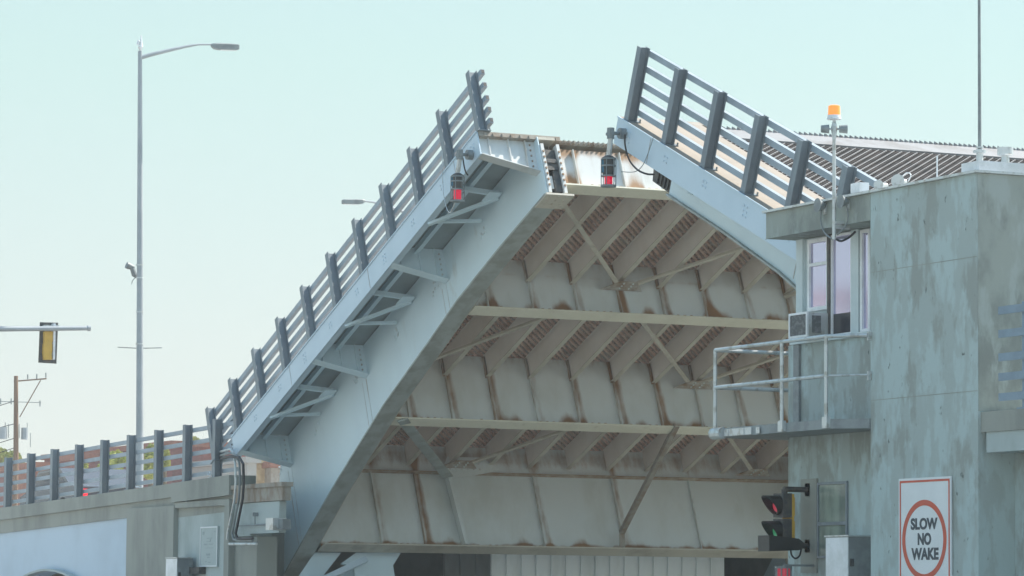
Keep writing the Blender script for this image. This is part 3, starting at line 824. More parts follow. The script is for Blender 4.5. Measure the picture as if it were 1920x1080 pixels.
def text(body, x, z, y, width, height, parent, mat_, name='lettering', off=.042):
    cu_ = bpy.data.curves.new(name, 'FONT'); cu_.body = body; cu_.align_x = 'CENTER'; cu_.extrude = .003; cu_.offset = off
    to = bpy.data.objects.new(name, cu_); col.objects.link(to)
    bpy.context.view_layer.update()
    me = bpy.data.meshes.new_from_object(to.evaluated_get(bpy.context.evaluated_depsgraph_get()))
    bpy.data.objects.remove(to)
    xs = [v.co.x for v in me.vertices]; ys = [v.co.y for v in me.vertices]
    cxm = (min(xs) + max(xs)) / 2; wx = max(xs) - min(xs); hy = max(ys) - min(ys)
    pl = parent.location
    for v in me.vertices:
        v.co = Vector((x + (v.co.x - cxm) / wx * width, y - (v.co.z + .003) * .5, z + (v.co.y - min(ys)) / hy * height)) - pl
    me.materials.append(mat_)
    o = bpy.data.objects.new(name, me); col.objects.link(o); o.parent = parent
    return o
def tx(body, x0, x1, yt, yb_):
    A, B = WY(x0, yb_, sy), WY(x1, yb_, sy)
    text(body, (A.x + B.x) / 2, A.z * .5 + B.z * .5, sy - .001, B.x - A.x, WY((x0+x1)/2, yt, sy).z - WY((x0+x1)/2, yb_, sy).z, sgn, M['ink'])
tx('SLOW', 1708, 1758, 971, 993); tx('NO', 1721, 1746, 999, 1022); tx('WAKE', 1709, 1760, 1027, 1050)

# raised white notice on the left abutment
p0, p1 = WY(378, 988, 0), WY(410, 985, 0); pz0 = WY(380, 1063, 0).z
nt2 = thing('notice_board', ((p0.x + p1.x) / 2, -.0, pz0), 'pale faded notice board on the recessed panel of the left abutment', 'sign')
MB().box((p0.x, -.02, pz0), (p1.x, .018, p0.z)).build('board', M['concrete3'], nt2)
mb = MB(); box_hole(mb, p0.x, p1.x, pz0, p0.z, -.0205, .012, .03); mb.build('raised_edge', M['signwhite'], nt2)
mb = MB(); hh = p0.z - pz0; ww = p1.x - p0.x
for fx, fz, fw_, fh in ((.12,.80,.10,.08),(.78,.86,.10,.02),(.38,.70,.30,.02),(.55,.62,.06,.07),(.36,.62,.18,.015),(.22,.54,.18,.035),(.5,.55,.25,.02),(.30,.46,.45,.012),(.36,.28,.22,.05),(.42,.22,.12,.03),(.30,.12,.08,.02),(.48,.10,.14,.02)):
    mb.box((p0.x + ww * fx, -.0245, pz0 + hh * fz), (p0.x + ww * (fx + fw_), -.021, pz0 + hh * (fz + fh)))
mb.build('faded_lettering', M['fadedink'], nt2)

# ------------------------------------------------------------------ cabinets
def cabinet(x0, x1, ytop, yf, depth, label, name='electrical_cabinet'):
    A, B = WY(x0, ytop, yf), WY(x1, ytop, yf)
    c = thing(name, ((A.x + B.x) / 2, yf + depth / 2, A.z - 1.5), label, 'cabinet', 'electrical cabinets on the concrete walls')
    MB().box((A.x, yf + .012, A.z - 1.5), (B.x, yf + depth, A.z)).build('cabinet_body', M['grayplastic'], c)
    MB().box((A.x + .005, yf, A.z - 1.49), (B.x - .005, yf + .011, A.z - .01)).build('door', M['white'], c)
    mb = MB(); mb.box((A.x - .02, yf - .01, A.z + .001), (B.x + .02, yf + depth, A.z + .02))
    mb.build('lid', M['galv'], c)
    for dz_ in (.4, 1.2): MB().box((B.x + .001, yf + .03, A.z - dz_), (B.x + .025, yf + .08, A.z - dz_ + .1)).build('hinge', M['darksteel'], c)
cabinet(1548, 1590, 1007, -2.0, .40, 'tall cabinet with white door and grey side on the tower below the bay window')
cabinet(311, 332, 1047, -.42, .36, 'small cabinet with white door on the left abutment below the kerb')
# junction boxes at the hinge
jb = thing('junction_box', WY(515, 995, -.2), 'small pale junction box on the bearing housing beside the far leaf hinge', 'junction box')
def pbx(mb, x0, y0, x1, y1, yf, dp):
    A, B = WY(x0, y1, yf), WY(x1, y0, yf); mb.box((A.x, yf, A.z), (B.x, yf + dp, B.z))
mb = MB(); pbx(mb, 498, 971, 512, 994, -.32, .3); mb.build('box_body', M['galv'], jb)
mb = MB(); pbx(mb, 513, 973, 530, 993, -.2, .18); mb.build('cover', M['grayplastic'], jb)
mb = MB(); mb.tube([WY(478, 964, -.06), WY(478, 984, -.06), WY(498, 983, -.06)], .015, 6); mb.tube([WY(447, 986, -.06), WY(498, 984, -.06)], .015, 6); mb.tube([WY(447,986,-.06), WY(443,996,-.06), WY(442,1010,-.06)], .015, 6)
mb.box(WY(474, 968, -.12), WY(484, 961, .0)); mb.build('conduit', M['grayplastic'], jb)
# conduit bundle
for i, (dx, m_, lb) in enumerate(((0, 'galv', 'pale steel conduit, leftmost of three bent down the abutment corner'), (8, 'grayplastic', 'grey middle conduit bent down the abutment corner'), (15, 'cable', 'black conduit, rightmost of three bent down the abutment corner'))):
    y_ = -.22 - .02 * i
    pts = [WY(410, 848 + dx * .9, .24), WY(432, 842 + dx * .9, y_), WY(438 + dx * .7, 850 + dx * .5, y_), WY(441 + dx, 870, y_), WY(442 + dx, 905, y_), WY(440 + dx, 935, y_), WY(432 + dx, 975, y_), WY(427 + dx, 1000, y_)]
    if i: pts += [WY(430 + dx, 1010 + 4 - dx * .3, y_), WY(440 + dx, 1018 - dx * .5, y_), WY(474, 1018 - dx * .6, y_)]
    else: pts += [WY(426, 1012, y_)]
    mb = MB().tube(pts, .026 if i < 2 else .030, 8)
    tag(mb.build('conduit_pipe', M[m_], None, smooth=True), lb, 'conduit', 'conduits on the abutment corner')
mb = MB().tube([WY(430, 1020, -.3), WY(481, 1020, -.3)], .03, 8)
tag(mb.build('pipe_rail', M['galv'], None), 'short horizontal pipe below the bent conduits on the abutment', 'pipe')

# ------------------------------------------------------------------ navigation lights hanging from the tips
def nav_light(px, py_m, px_d, pipe_bot, hb, lt, lb_, label, Y=-.28, ppm=105):
    a = WY(px, py_m, Y)
    nl = thing('navigation_light', WY(px - 4, lb_, Y), label, 'navigation light', 'lights hanging from the bridge tips')
    dz = lambda yy: WY(px - 4, yy, Y).z
    x = WY(px - 4, hb, Y).x
    mb = MB()
    dd = WY(px_d, py_m, -.1)
    mb.tube([(dd.x, -.003, dd.z), (dd.x, -.11, dd.z)], .09, 14); mb.tube([(dd.x, -.11, dd.z), (a.x, Y, a.z)], .03, 8)
    mb.tube([(a.x - .12, Y, a.z), (a.x + .08, Y, a.z)], .035, 8); mb.tube([(a.x, Y, a.z - .09), (a.x, Y, a.z + .09)], .065, 8)
    mb.build('swivel_mount', M['grayplastic'], nl, smooth=True)
    MB().tube([(a.x, Y, a.z - .08), (x, Y, dz(pipe_bot))], .045, 8).build('hanger_pipe', M['galv'], nl, smooth=True)
    mb = MB(); mb.tube([(x, Y, dz(pipe_bot)), (x, Y, dz(pipe_bot + 4)), (x, Y, dz(pipe_bot + 5)), (x, Y, dz(lt))], [.06, .115, .105, .10], 14)
    mb.build('lamp_housing', M['darksteel'], nl, smooth=True)
    MB().tube([(x - .03, Y - .03, dz(pipe_bot + 8)), (x - .03, Y - .03, dz(lt - 6))], .085, 12).build('blue_sleeve', M['bluelens'], nl, smooth=True)
    MB().tube([(x, Y, dz(lt)), (x, Y, dz(lb_ - 3))], .068, 14).build('red_lens', M['glowred'], nl, smooth=True)
    mb = MB()
    for k in range(6):
        q = k * math.pi / 3 + .3
        mb.tube([(x + .125*math.cos(q), Y + .125*math.sin(q), dz(pipe_bot + 6)), (x + .125*math.cos(q), Y + .125*math.sin(q), dz(lb_))], .008, 5)
    mb.tube([(x, Y, dz(lb_) - .015), (x, Y, dz(lb_) + .02)], .13, 14)
    for zz in (pipe_bot + 6, (pipe_bot + lt) / 2, lt): mb.tube([(x, Y, dz(zz) - .012), (x, Y, dz(zz) + .012)], .122, 14)
    mb.build('cage', M['grayplastic'], nl, smooth=True)
    return nl
nav_light(862, 290, 876, 325, 350, 355, 377, 'red navigation light hanging from the tip of the far leaf, nearest the far railing')
nav_light(1145, 250, 1162, 292, 325, 330, 349, 'red navigation light hanging from the tip of the near leaf before rusty white beam')
def cable(name, pts, r, label, cat='cable', mt='cable'):
    P = []
    pts = [Vector(p) for p in pts]
    for i in range(len(pts) - 1):
        p0_, p1_, p2_, p3_ = pts[max(i-1,0)], pts[i], pts[i+1], pts[min(i+2,len(pts)-1)]
        for k in range(6):
            t = k / 6
            P.append(.5 * ((2*p1_) + (p2_-p0_)*t + (2*p0_-5*p1_+4*p2_-p3_)*t*t + (-p0_+3*p1_-3*p2_+p3_)*t**3))
    P.append(pts[-1])
    return tag(MB().tube(P, r, 6).build(name, M[mt], None, smooth=True), label, cat)
cable('power_cable', [WY(1172,252,-.22),WY(1172,272,-.2),WY(1180,300,-.15),WY(1195,318,-.1),WY(1212,326,-.05),WY(1226,327,.1)], .016, 'thick black cable looping from the near leaf light back under the leaf')
cable('safety_line', [WY(1225,258,-.05),WY(1216,285,-.06),WY(1205,310,-.06),WY(1190,322,-.06),WY(1165,322,-.1)], .007, 'thin grey line sagging below the near leaf edge', 'line', 'grayplastic')
cable('power_cable', [WY(868,296,-.2),WY(870,310,-.2),WY(873,322,-.1),WY(877,328,.0)], .014, 'short black cable behind the far leaf navigation light')
cable('safety_line', [WY(829,280,-.02),WY(830,330,-.05),WY(832,365,-.1),WY(838,392,-.15),WY(845,398,-.15),WY(851,385,-.2),WY(853,378,-.25)], .009, 'thin pale line looping down from the far leaf railing', 'line', 'galv')

# ------------------------------------------------------------------ roof equipment
bp_ = thing('beacon_pole', WY(1563, 470, -2.14), 'slim pole with amber beacon and two round grey lamps fixed to the roof edge', 'beacon')
by = -2.14
pb = WY(1564, 449, by); pt = WY(1564, 226, by)
MB().tube([(pb.x, by, pb.z), (pb.x, by, WY(1564, 262, by).z), (pb.x, by, WY(1564, 240, by).z), (pb.x, by, pt.z)], [.028, .024, .045, .02], 10).build('pole', M['galv'], bp_, smooth=True)
z_ = lambda yy: WY(1564, yy, by).z
ab = MB().tube([(pb.x, by, z_(224)), (pb.x, by, z_(216))], [.10, .09], 14).build('beacon_base', M['white'], bp_, smooth=True)
MB().tube([(pb.x, by, z_(216)), (pb.x, by, z_(199)), (pb.x, by, z_(197.5))], [.085, .08, .06], 16).build('amber_dome', M['amber'], bp_, smooth=True)
ux = Vector((cr.x, cr.y, 0)).normalized()
for sgn_ in (-1, 1):
    c = Vector((pb.x, by, z_(242))) + ux * (.125 * sgn_)
    MB().tube([c - ux * .055, c + ux * .055], [.05, .062], 12).build('side_lamp', M['grayplastic'], bp_, smooth=True)
MB().tube([Vector((pb.x, by, z_(242))) - ux * .09, Vector((pb.x, by, z_(242))) + ux * .09], .015, 8).build('crossarm', M['galv'], bp_)
mb = MB(); mb.box((pb.x - .03, by, roofz(1437, 448) - .05), (pb.x + .03, -1.9, roofz(1437, 448) - .003)); mb.build('clamp', M['galv'], bp_)
mb = MB(); mb.box((pb.x - .05, by, z_(420)), (pb.x + .05, -2.006, z_(415))); mb.build('clamp', M['galv'], bp_)
for px, py, lb in ((1537, 385, 'round grey horn on the roof edge left of the beacon pole'), (1580, 378, 'round grey horn on the roof edge right of the beacon pole')):
    c = WY(px, py, -2.1)
    h = thing('roof_horn', c, lb, 'horn', 'round horns on the roof edge')
    MB().tube([(c.x, -2.14, c.z), (c.x, -2.10, c.z), (c.x, -2.02, c.z)], [.10, .075, .04], 14).build('horn_bell', M['grayplastic'], h, smooth=True)
    MB().box((c.x - .03, -2.03, c.z - .12), (c.x + .03, -2.006, c.z + .02)).build('bracket', M['galv'], h)
cable('looped_cable', [WY(1540,392,-2.05),WY(1539,415,-2.04),WY(1546,436,-2.04),WY(1560,448,-2.06)], .011, 'grey cable hanging from the left roof horn', 'cable', 'grayplastic')
cable('looped_cable', [WY(1587,385,-2.05),WY(1590,405,-2.04),WY(1585,425,-2.04),WY(1570,440,-2.06)], .011, 'grey cable hanging from the right roof horn', 'cable', 'grayplastic')
cable('window_cable', [WY(1567,448,-2.06),WY(1577,452,-2.02),WY(1592,445,-1.95),WY(1604,434,-1.9)], .016, 'black cable curving under the roof slab by the window', 'cable')
an = thing('antenna_mast', (WY(1837, 320, -1.8).x, -1.8, WY(1837, 320, -1.8).z), 'tall thin antenna mast clamped to the tower roof corner', 'antenna')
ax = WY(1837, 300, -1.8).x; zz = lambda yy: WY(1837, yy, -1.8).z
MB().tube([(ax, -1.8, zz(310)), (ax, -1.8, zz(-60)), (ax, -1.8, zz(-260))], [.024, .018, .01], 8).build('mast', M['grayplastic'], an, smooth=True)
mb = MB(); mb.tube([(ax, -1.8, zz(326)), (ax, -1.8, zz(280))], .045, 10); mb.tube([(ax, -1.8, zz(287)), (ax, -1.8, zz(282))], .085, 10); mb.tube([(ax, -1.8, zz(278)), (ax, -1.8, zz(275))], .05, 10)
mb.box((ax - .12, -1.9, zz(327)), (ax + .12, -1.7, zz(324))); mb.build('base_clamp', M['galv'], an, smooth=True)
vx = WX(1885, 300, 19.3)
vn = thing('roof_vent', (vx.x, vx.y, WX(1885, 322, 19.3).z), 'capped metal vent pipe on the tower roof near the antenna', 'vent')
zv = lambda yy: WX(1885, yy, 19.3).z
MB().tube([(vx.x, vx.y, zv(325)), (vx.x, vx.y, zv(291))], [.06, .05], 12).build('vent_pipe', M['galv'], vn, smooth=True)
mb = MB(); mb.tube([(vx.x, vx.y, zv(292)), (vx.x, vx.y, zv(290)), (vx.x, vx.y, zv(277)), (vx.x, vx.y, zv(276))], [.09, .105, .105, .06], 18)
mb.build('vent_cap', M['galv'], vn, smooth=True)
tag(MB().tube([WY(1757, 345, -1.7), WY(1757, 292, -1.7)], .012, 6).build('roof_rod', M['white'], None), 'short white rod standing on the tower roof edge', 'rod')
for (px, py, r_, lb, dx) in ((1650, 347, .07, 'small pale horn loudspeaker on the roof, left of a pair', -.1), (1686, 340, .095, 'larger pale horn loudspeaker on the roof, right of a pair', -.1)):
    c = WY(px, py, -1.8)
    sp = thing('horn_loudspeaker', (c.x, c.y, ZR1 + .036), lb, 'loudspeaker', 'horn loudspeakers on the roof')
    dv = (Vector((.6, -.75, -.05))).normalized()
    MB().tube([c + dv * .06, c + dv * .02, c - dv * .12, c - dv * .2], [r_, r_ * .75, .03, .045], 14).build('bell', M['galv'], sp, smooth=True)
    MB().tube([c - dv * .1, (c.x - dv.x * .1, c.y - dv.y * .1, ZR1 + .036)], .015, 6).build('stand', M['grayplastic'], sp)
cable('roof_wire', [WY(1690,333,-1.75),WY(1700,324,-1.75),WY(1708,328,-1.75),WY(1703,340,-1.75)], .008, 'thin bent white wire above the roof loudspeakers', 'wire', 'white')
bx_ = WY(1608, 352, -1.75)
fl = thing('floodlight', (bx_.x, -1.75, ZR1 + .036), 'small pale floodlight lying on the roof behind the near leaf railing', 'floodlight')
mb = MB(); mb.box((bx_.x - .02, -1.85, bx_.z - .08), (bx_.x + .22, -1.7, bx_.z + .05)); mb.build('lamp_body', M['white'], fl)
mb = MB(); mb.box((bx_.x + .06, -1.78, ZR1 + .036), (bx_.x + .14, -1.74, bx_.z - .079)); mb.build('stand', M['wood'], fl)

# ------------------------------------------------------------------ right approach beside the tower
ra = thing('bridge_approach', (24, -1, GZ), 'grey concrete deck edge and pale beam joining the right side of the tower', 'bridge approach')
zt = WY(1840, 772, -2).z
mb = MB(); mb.box((HX2 + .002, -1.96, zt - .26), (45, -.3, zt)); mb.build('deck_edge', M['concrete2'], ra)
mb = MB(); mb.box((HX2 + .10, -1.94, zt - .52), (45, -1.55, zt - .262)); mb.build('edge_beam', M['concrete3'], ra)
mb = MB(); mb.box((HX2 + .002, -1.45, GZ), (45, -1.2, zt - .262)); mb.build('pier_wall', M['concrete'], ra)
mb = MB(); mb.box((20.5, -.29, zt - .6), (90, WID + .5, zt - .1)); mb.build('deck_slab', M['asphalt'], ra)
X0r = WY(1912, 640, -1.98).x
root = thing('approach_railing', (X0r + .15, -1.95, zt), 'blue grey railing with five bar stubs at the right frame edge by the tower', 'railing')
for i in range(10):
    X = X0r + .09 + i * 1.82
    mb = MB(); mb.box((X - .085, -1.95, zt), (X + .085, -1.935, zt + 1.35)); mb.box((X - .085, -1.81, zt), (X + .085, -1.795, zt + 1.35)); mb.box((X - .01, -1.934, zt), (X + .01, -1.811, zt + 1.34))
    mb.box((X - .2, -1.958, zt + .001), (X + .14, -1.78, zt + .02)); mb.build('railing_post', M['sideblue'], root)
xs_ = WY(1883, 640, -1.9).x
for yy in (581, 625, 669, 706, 744):
    z = WY(1890, yy, -1.95).z
    MB().box((xs_, -1.99, z - .05), (X0r + 17, -1.955, z + .05)).build('railing_bar', M['sideblue'], root)

# ------------------------------------------------------------------ waterway traffic signal on the bay wall
ty = -2.02
def tW(px, py): return WY(px, py, ty)
ts = thing('waterway_signal', WY(1488, 1030, -1.9), 'two lamp signal with dark visors and yellow back on the tower bay wall', 'traffic light')
cxs = WY(1465, 980, ty).x
zc = lambda yy: WY(1470, yy, ty).z
mb = MB()
for (a, b_) in ((925, 970), (973, 1017)):
    mb.box((cxs - .14, ty - .05, zc(b_)), (cxs + .14, ty + .09, zc(a)))
mb.build('signal_housing', M['darksteel'], ts)
mb = MB(); mb.box((cxs - .135, ty + .091, zc(1016)), (cxs + .135, ty + .13, zc(926))); mb.box((cxs - .11, ty + .131, zc(967)), (cxs + .11, ty + .155, zc(932))); mb.box((cxs - .11, ty + .131, zc(1012)), (cxs + .11, ty + .155, zc(977))); mb.build('yellow_back', M['yellow'], ts)
for a, m_ in ((947, 'dimred'), (995, 'dimgreen')):
    c = Vector((cxs, ty - .07, zc(a)))
    MB().tube([c + Vector((0, .03, 0)), c + Vector((0, -.02, 0))], [.115, .085], 18).build('lens', M[m_], ts, smooth=True)
    mb = MB(); n_ = 20
    for i in range(n_):                     # cutaway visor: long on top, short below
        def pr(t):
            q = math.pi * 2 * t; up_ = (math.sin(q) + 1) / 2
            return q, .03 + .20 * up_ ** 1.3
        q0, d0 = pr(i / n_); q1, d1 = pr((i + 1) / n_)
        pts = []
        for rad in (.138, .125):
            pts += [c + Vector((rad*math.cos(q0), .02, rad*math.sin(q0))), c + Vector((rad*math.cos(q1), .02, rad*math.sin(q1))), c + Vector((rad*math.cos(q1), -d1, rad*math.sin(q1) - .03*d1)), c + Vector((rad*math.cos(q0), -d0, rad*math.sin(q0) - .03*d0))]
        mb.hexa([pts[0], pts[1], pts[2], pts[3], pts[4], pts[5], pts[6], pts[7]])
    mb.build('visor', M['black'], ts, smooth=True)
for yy in (917, 1023):
    mb = MB()
    z = zc(yy); mb.tube([(cxs + .03, ty + .02, z), (cxs + .03, yl - .02, z)], .04, 10); mb.box((cxs - .04, yl - .03, z - .09), (cxs + .10, yl - .002, z + .09))
    mb.tube([(cxs + .03, ty + .03, z), (cxs + .03, ty + .03, z + (-.06 if yy < 950 else .06))], .045, 8)
    mb.build('wall_bracket', M['darksteel'], ts, smooth=True)
hs_ = thing('signal_horn', WY(1455, 1035, -2.1), 'black box shaped horn below the two lamp signal on the tower', 'horn')
A, B = WY(1440, 1034, -2.35), WY(1440, 1004, -2.35)
mb = MB(); mb.prism([(A.x - .16, -2.42, A.z), (A.x - .16, -2.42, B.z), (A.x - .16, -1.95, B.z - .04), (A.x - .16, -1.80, A.z + .08), (A.x - .16, -1.95, A.z + .02)], (.32, 0, 0)); mb.build('horn_body', M['black'], hs_)
cable('signal_cable', [WY(1482,1026,-1.9),WY(1484,1040,-1.9),WY(1491,1047,-1.85),WY(1499,1042,-1.8),WY(1503,1026,-1.7)], .014, 'black cable looping under the two lamp signal')
q0 = WY(1469, 1066, -2.1)
fn_ = thing('pier_lamp', (q0.x, -2.1, q0.z - .6), 'small caged red lamp below the waterway signal at the picture bottom', 'navigation light')
MB().tube([(q0.x, -2.1, q0.z), (q0.x, -2.1, q0.z - .25)], .09, 14).build('red_lens', M['dimred'], fn_, smooth=True)
mb = MB(); mb.tube([(q0.x, -2.1, q0.z + .03), (q0.x, -2.1, q0.z)], .12, 14)
for k in range(8): q = k * math.pi / 4; mb.tube([(q0.x + .11*math.cos(q), -2.1 + .11*math.sin(q), q0.z), (q0.x + .11*math.cos(q), -2.1 + .11*math.sin(q), q0.z - .3)], .012, 5)
mb.box((q0.x - .03, -2.1, q0.z + .031), (q0.x + .03, yl - .01, q0.z + .06)); mb.tube([(q0.x, -2.1, q0.z - .25), (q0.x, -2.1, q0.z - .6)], .1, 12)
mb.build('cage', M['grayplastic'], fn_)

# ------------------------------------------------------------------ street lamps
def dpt(x, y, Y): return WY(x, y, Y)
LY0 = WID + .9
base = WY(262, 860, LY0); topp = WY(262.5, 96, LY0)
lamp1 = thing('street_lamp', (base.x, LY0, GZ), 'tall grey street lamp with curved arm standing behind the left railing', 'street lamp', 'street lamps along the far kerb')
kx = lambda D: D / FPX
D1 = (base - CAM).dot(cd)
u1 = D1 / FPX
MB().tube([(base.x, LY0, GZ), (base.x, LY0, base.z), (topp.x, LY0, topp.z)], [8.6*u1, 7.2*u1, 4.0*u1], 14).build('pole', M['lamp_pole'], lamp1, smooth=True)
ux1 = Vector((0, 1, 0))
aY = (at(397, 83, D1) - at(267, 105, D1)).dot(cr) / cr.y
def ap(px, py):      # point in the plane through the pole that holds the arm (runs across the road)
    return onpl(px, py, (topp.x, 0, 0), Vector((1, 0, 0)))
MB().tube([ap(264, 108), ap(285, 102), ap(320, 93.5), ap(350, 87), ap(372, 83.5), ap(402, 83.5)], [4.2*u1, 4*u1, 3.5*u1, 2.8*u1, 1.8*u1, 1.6*u1], 10).build('arm', M['lamp_pole'], lamp1, smooth=True)
def lamp_head(root, P0, P1, P2, u):
    """cobra head: P0 neck, P2 nose; body tapering at the neck"""
    mb = MB(); t = (P2 - P0); w_ = Vector((1, 0, 0))
    prof = [(0, 3, 4.5, 1.5), (.12, 6, 5.5, 6), (.3, 7, 5.5, 7.5), (.95, 7, 4.5, 7.5), (1, 6, 3, 6.5)]
    rings = []
    for f, wd, up_, dn in prof:
        c = P0 + t * f
        rings.append([mb.vert(c + w_ * (sx * wd * u) + Vector((0, 0, z_ * u))) for sx, z_ in ((-1, -dn), (1, -dn), (1, up_ * .6), (.6, up_), (-.6, up_), (-1, up_ * .6))])
    for A_, B_ in zip(rings, rings[1:]):
        for k in range(6): mb.f.append([A_[k], A_[(k+1)%6], B_[(k+1)%6], B_[k]])
    mb.f.append(rings[0][::-1]); mb.f.append(rings[-1])
    mb.build('lamp_head', M['grayplastic'], root)
    mb = MB(); a = P0 + t * .35; b_ = P0 + t * .93
    mb.hexa([a + w_*(-5*u) + Vector((0,0,-8.4*u)), b_ + w_*(-5*u) + Vector((0,0,-8.4*u)), b_ + w_*(5*u) + Vector((0,0,-8.4*u)), a + w_*(5*u) + Vector((0,0,-8.4*u)),
             a + w_*(-5*u) + Vector((0,0,-7.6*u)), b_ + w_*(-5*u) + Vector((0,0,-7.6*u)), b_ + w_*(5*u) + Vector((0,0,-7.6*u)), a + w_*(5*u) + Vector((0,0,-7.6*u))])
    mb.build('lamp_lens', M['signwhite'], root)
lamp_head(lamp1, ap(396, 86), None, ap(447, 87), u1 * .95)
mb = MB()
for yy in (497, 521, 585, 645): c = WY(262, yy, LY0); rr_ = (4.2 + 3.4 * (yy - 96) / 764) * u1; mb.tube([c - Vector((0,0,.025)), c + Vector((0,0,.025))], rr_ + .02, 14)
mb.build('pole_band', M['galv'], lamp1)
ob = thing('banner_arm', WY(262, 651, LY0), 'thin horizontal banner bars clamped across the tall street lamp pole', 'bracket')
mb = MB(); mb.tube([ap(221, 651), ap(262, 653)], .022, 6); mb.tube([ap(262, 653), ap(303, 652)], .022, 6); mb.build('bar', M['grayplastic'], ob)
cm = thing('security_camera', ap(244, 500), 'grey camera mounted on the left side of the street lamp pole', 'camera')
mb = MB(); mb.tube([ap(237, 497), ap(242, 499), ap(251, 502)], [.12, .12, .08], 10); mb.build('camera_body', M['grayplastic'], cm, smooth=True)
mb = MB(); mb.tube([ap(248, 503), ap(252, 515), ap(257, 520)], [.09, .11, .05], 8); mb.tube([ap(254, 520), ap(248, 527), ap(247, 533)], .015, 5); mb.build('mount_arm', M['grayplastic'], cm)
bd = thing('weather_sensor', ap(263, 92), 'small white sensor with a thin spike on top of the street lamp pole', 'sensor')
mb = MB(); mb.tube([ap(263, 95), ap(263, 88)], [.04, .1], 10); mb.tube([ap(264, 88), ap(264.5, 78), ap(265, 66)], [.09, .05, .015], 8); mb.tube([ap(258, 84), ap(260, 77), ap(264, 79)], [.05, .06, .03], 8); mb.build('sensor_body', M['white'], bd, smooth=True)
# second lamp, arm reaching left, pole behind the far leaf
X2 = -70.0
def ap2(px, py): return WX(px, py, X2)
u2 = ((ap2(700, 380) - CAM).dot(cd)) / FPX
pb2 = ap2(800, 420)
lamp2 = thing('street_lamp', (X2, pb2.y, GZ), 'second street lamp, its head peeking out left of the far leaf railing', 'street lamp', 'street lamps along the far kerb')
MB().tube([(X2, pb2.y, GZ), (X2, pb2.y, ap2(800, 402).z)], [.14, .09], 12).build('pole', M['lamp_pole'], lamp2, smooth=True)
MB().tube([ap2(682, 377), ap2(700, 379), ap2(730, 388), ap2(765, 400), ap2(800, 411)], [1.6*u2, 2*u2, 2.6*u2, 3*u2, 3.4*u2], 8).build('arm', M['lamp_pole'], lamp2, smooth=True)
lamp_head(lamp2, ap2(684, 378), None, ap2(642, 377), u2 * .72)

# ------------------------------------------------------------------ mast arm traffic signal
XM = -62.0
def am(px, py): return WX(px, py, XM)
um = ((am(90, 640) - CAM).dot(cd)) / FPX
pbm = am(-260, 620)
ma = thing('signal_mast', (XM, pbm.y, GZ), 'grey horizontal mast arm reaching in from the left frame edge', 'mast arm')
MB().tube([(XM, pbm.y, GZ), (XM, pbm.y, pbm.z + 1)], .16, 12).build('pole', M['lamp_pole'], ma, smooth=True)
MB().tube([am(-260, 619), am(-20, 617), am(166, 615.5)], [6.5*um, 5*um, 4.2*um], 12).build('arm', M['lamp_pole'], ma, smooth=True)
MB().tube([am(164, 615.5), am(169, 615.5)], 5.4*um, 12).build('end_cap', M['lamp_pole'], ma)
sg = thing('traffic_light', am(95, 680), 'yellow traffic light seen from behind with black backplate, hung on the mast arm', 'traffic light')
def pln(mb, pts, dx0, dx1): mb.prism([am(x, y) + Vector((dx0, 0, 0)) for x, y in pts], (dx1 - dx0, 0, 0))
mb = MB(); pln(mb, ((80,603),(114,604),(111,681),(77,679)), -.32, -.30); mb.build('backplate', M['grayplastic'] if False else M['darksteel'], sg)
mb = MB(); pln(mb, ((85.5,621),(101,621),(100.5,641),(99,642),(99,644),(100,645),(99.5,660),(98.5,661),(99,674),(85,674),(84,661),(84.5,645),(85.5,643)), -.295, -.09); mb.build('signal_body', M['yellow'], sg)
mb = MB(); pln(mb, ((101.5,606),(105.5,606),(104,674),(100.5,674)), -.295, -.05); mb.build('hanger_bar', M['white'], sg)
mb = MB(); pln(mb, ((84,609),(112,609),(112,613),(84,613)), -.29, -.07); mb.build('clamp', M['galv'], sg)

# ------------------------------------------------------------------ utility pole
XU = -120.0
def au(px, py): return WX(px, py, XU)
uu = ((au(30, 760) - CAM).dot(cd)) / FPX
pu = au(30, 860)
up = thing('utility_pole', (XU, pu.y, GZ), 'brown wooden utility pole with crossarms and two transformers at far left', 'utility pole')
MB().tube([(XU, pu.y, GZ), (XU, pu.y, pu.z), (XU, au(30, 705).y, au(30, 705).z)], [6*uu, 5.2*uu, 4*uu], 10).build('pole', M['wood'], up, smooth=True)
mb = MB(); mb.beam(au(26, 715), au(87, 710), 2.6*uu, 2.6*uu); mb.beam(au(37, 782), au(76, 713), 1.6*uu, 1.6*uu); mb.build('crossarm', M['wood'], up)
mb = MB(); mb.beam(au(-20, 752), au(77, 755), 1.2*uu, 1.2*uu)
for x, y in ((52, 711), (69, 710), (86, 708)): mb.tube([au(x, y), au(x, y - 9)], 1.3*uu, 6)
for x, y in ((1, 752), (21, 752), (75, 756)): mb.tube([au(x, y - 5), au(x, y + 6)], 1.2*uu, 6)
for x, y in ((10, 792), (16, 795), (36, 795), (51, 793), (57, 812)): mb.tube([au(x, y), au(x, y + 26)], .7*uu, 5)
mb.build('insulators', M['grayplastic'], up)
for x, y in ((6, 812), (46, 813)):
    c = au(x, y)
    MB().tube([c + Vector((0, 0, 11*uu)), c - Vector((0, 0, 11*uu))], 7.5*uu if x < 20 else 6.5*uu, 12).build('transformer', M['lamp_pole'], up, smooth=True)
for i, (y0_, y1_) in enumerate(((752, 747), (795, 780), (822, 815), (840, 835))):
    A = au(26, y0_); B = au(-120, y1_)
    pts = [A.lerp(B, t / 6) - Vector((0, 0, 1.2 * math.sin(math.pi * t / 6) * .4)) for t in range(7)]
    tag(MB().tube(pts, .02, 5).build('overhead_wire', M['cable'], None), ('uppermost','second','third','lowest')[i] + ' of four thin overhead wires left of the utility pole', 'wire', 'overhead wires at the utility pole')

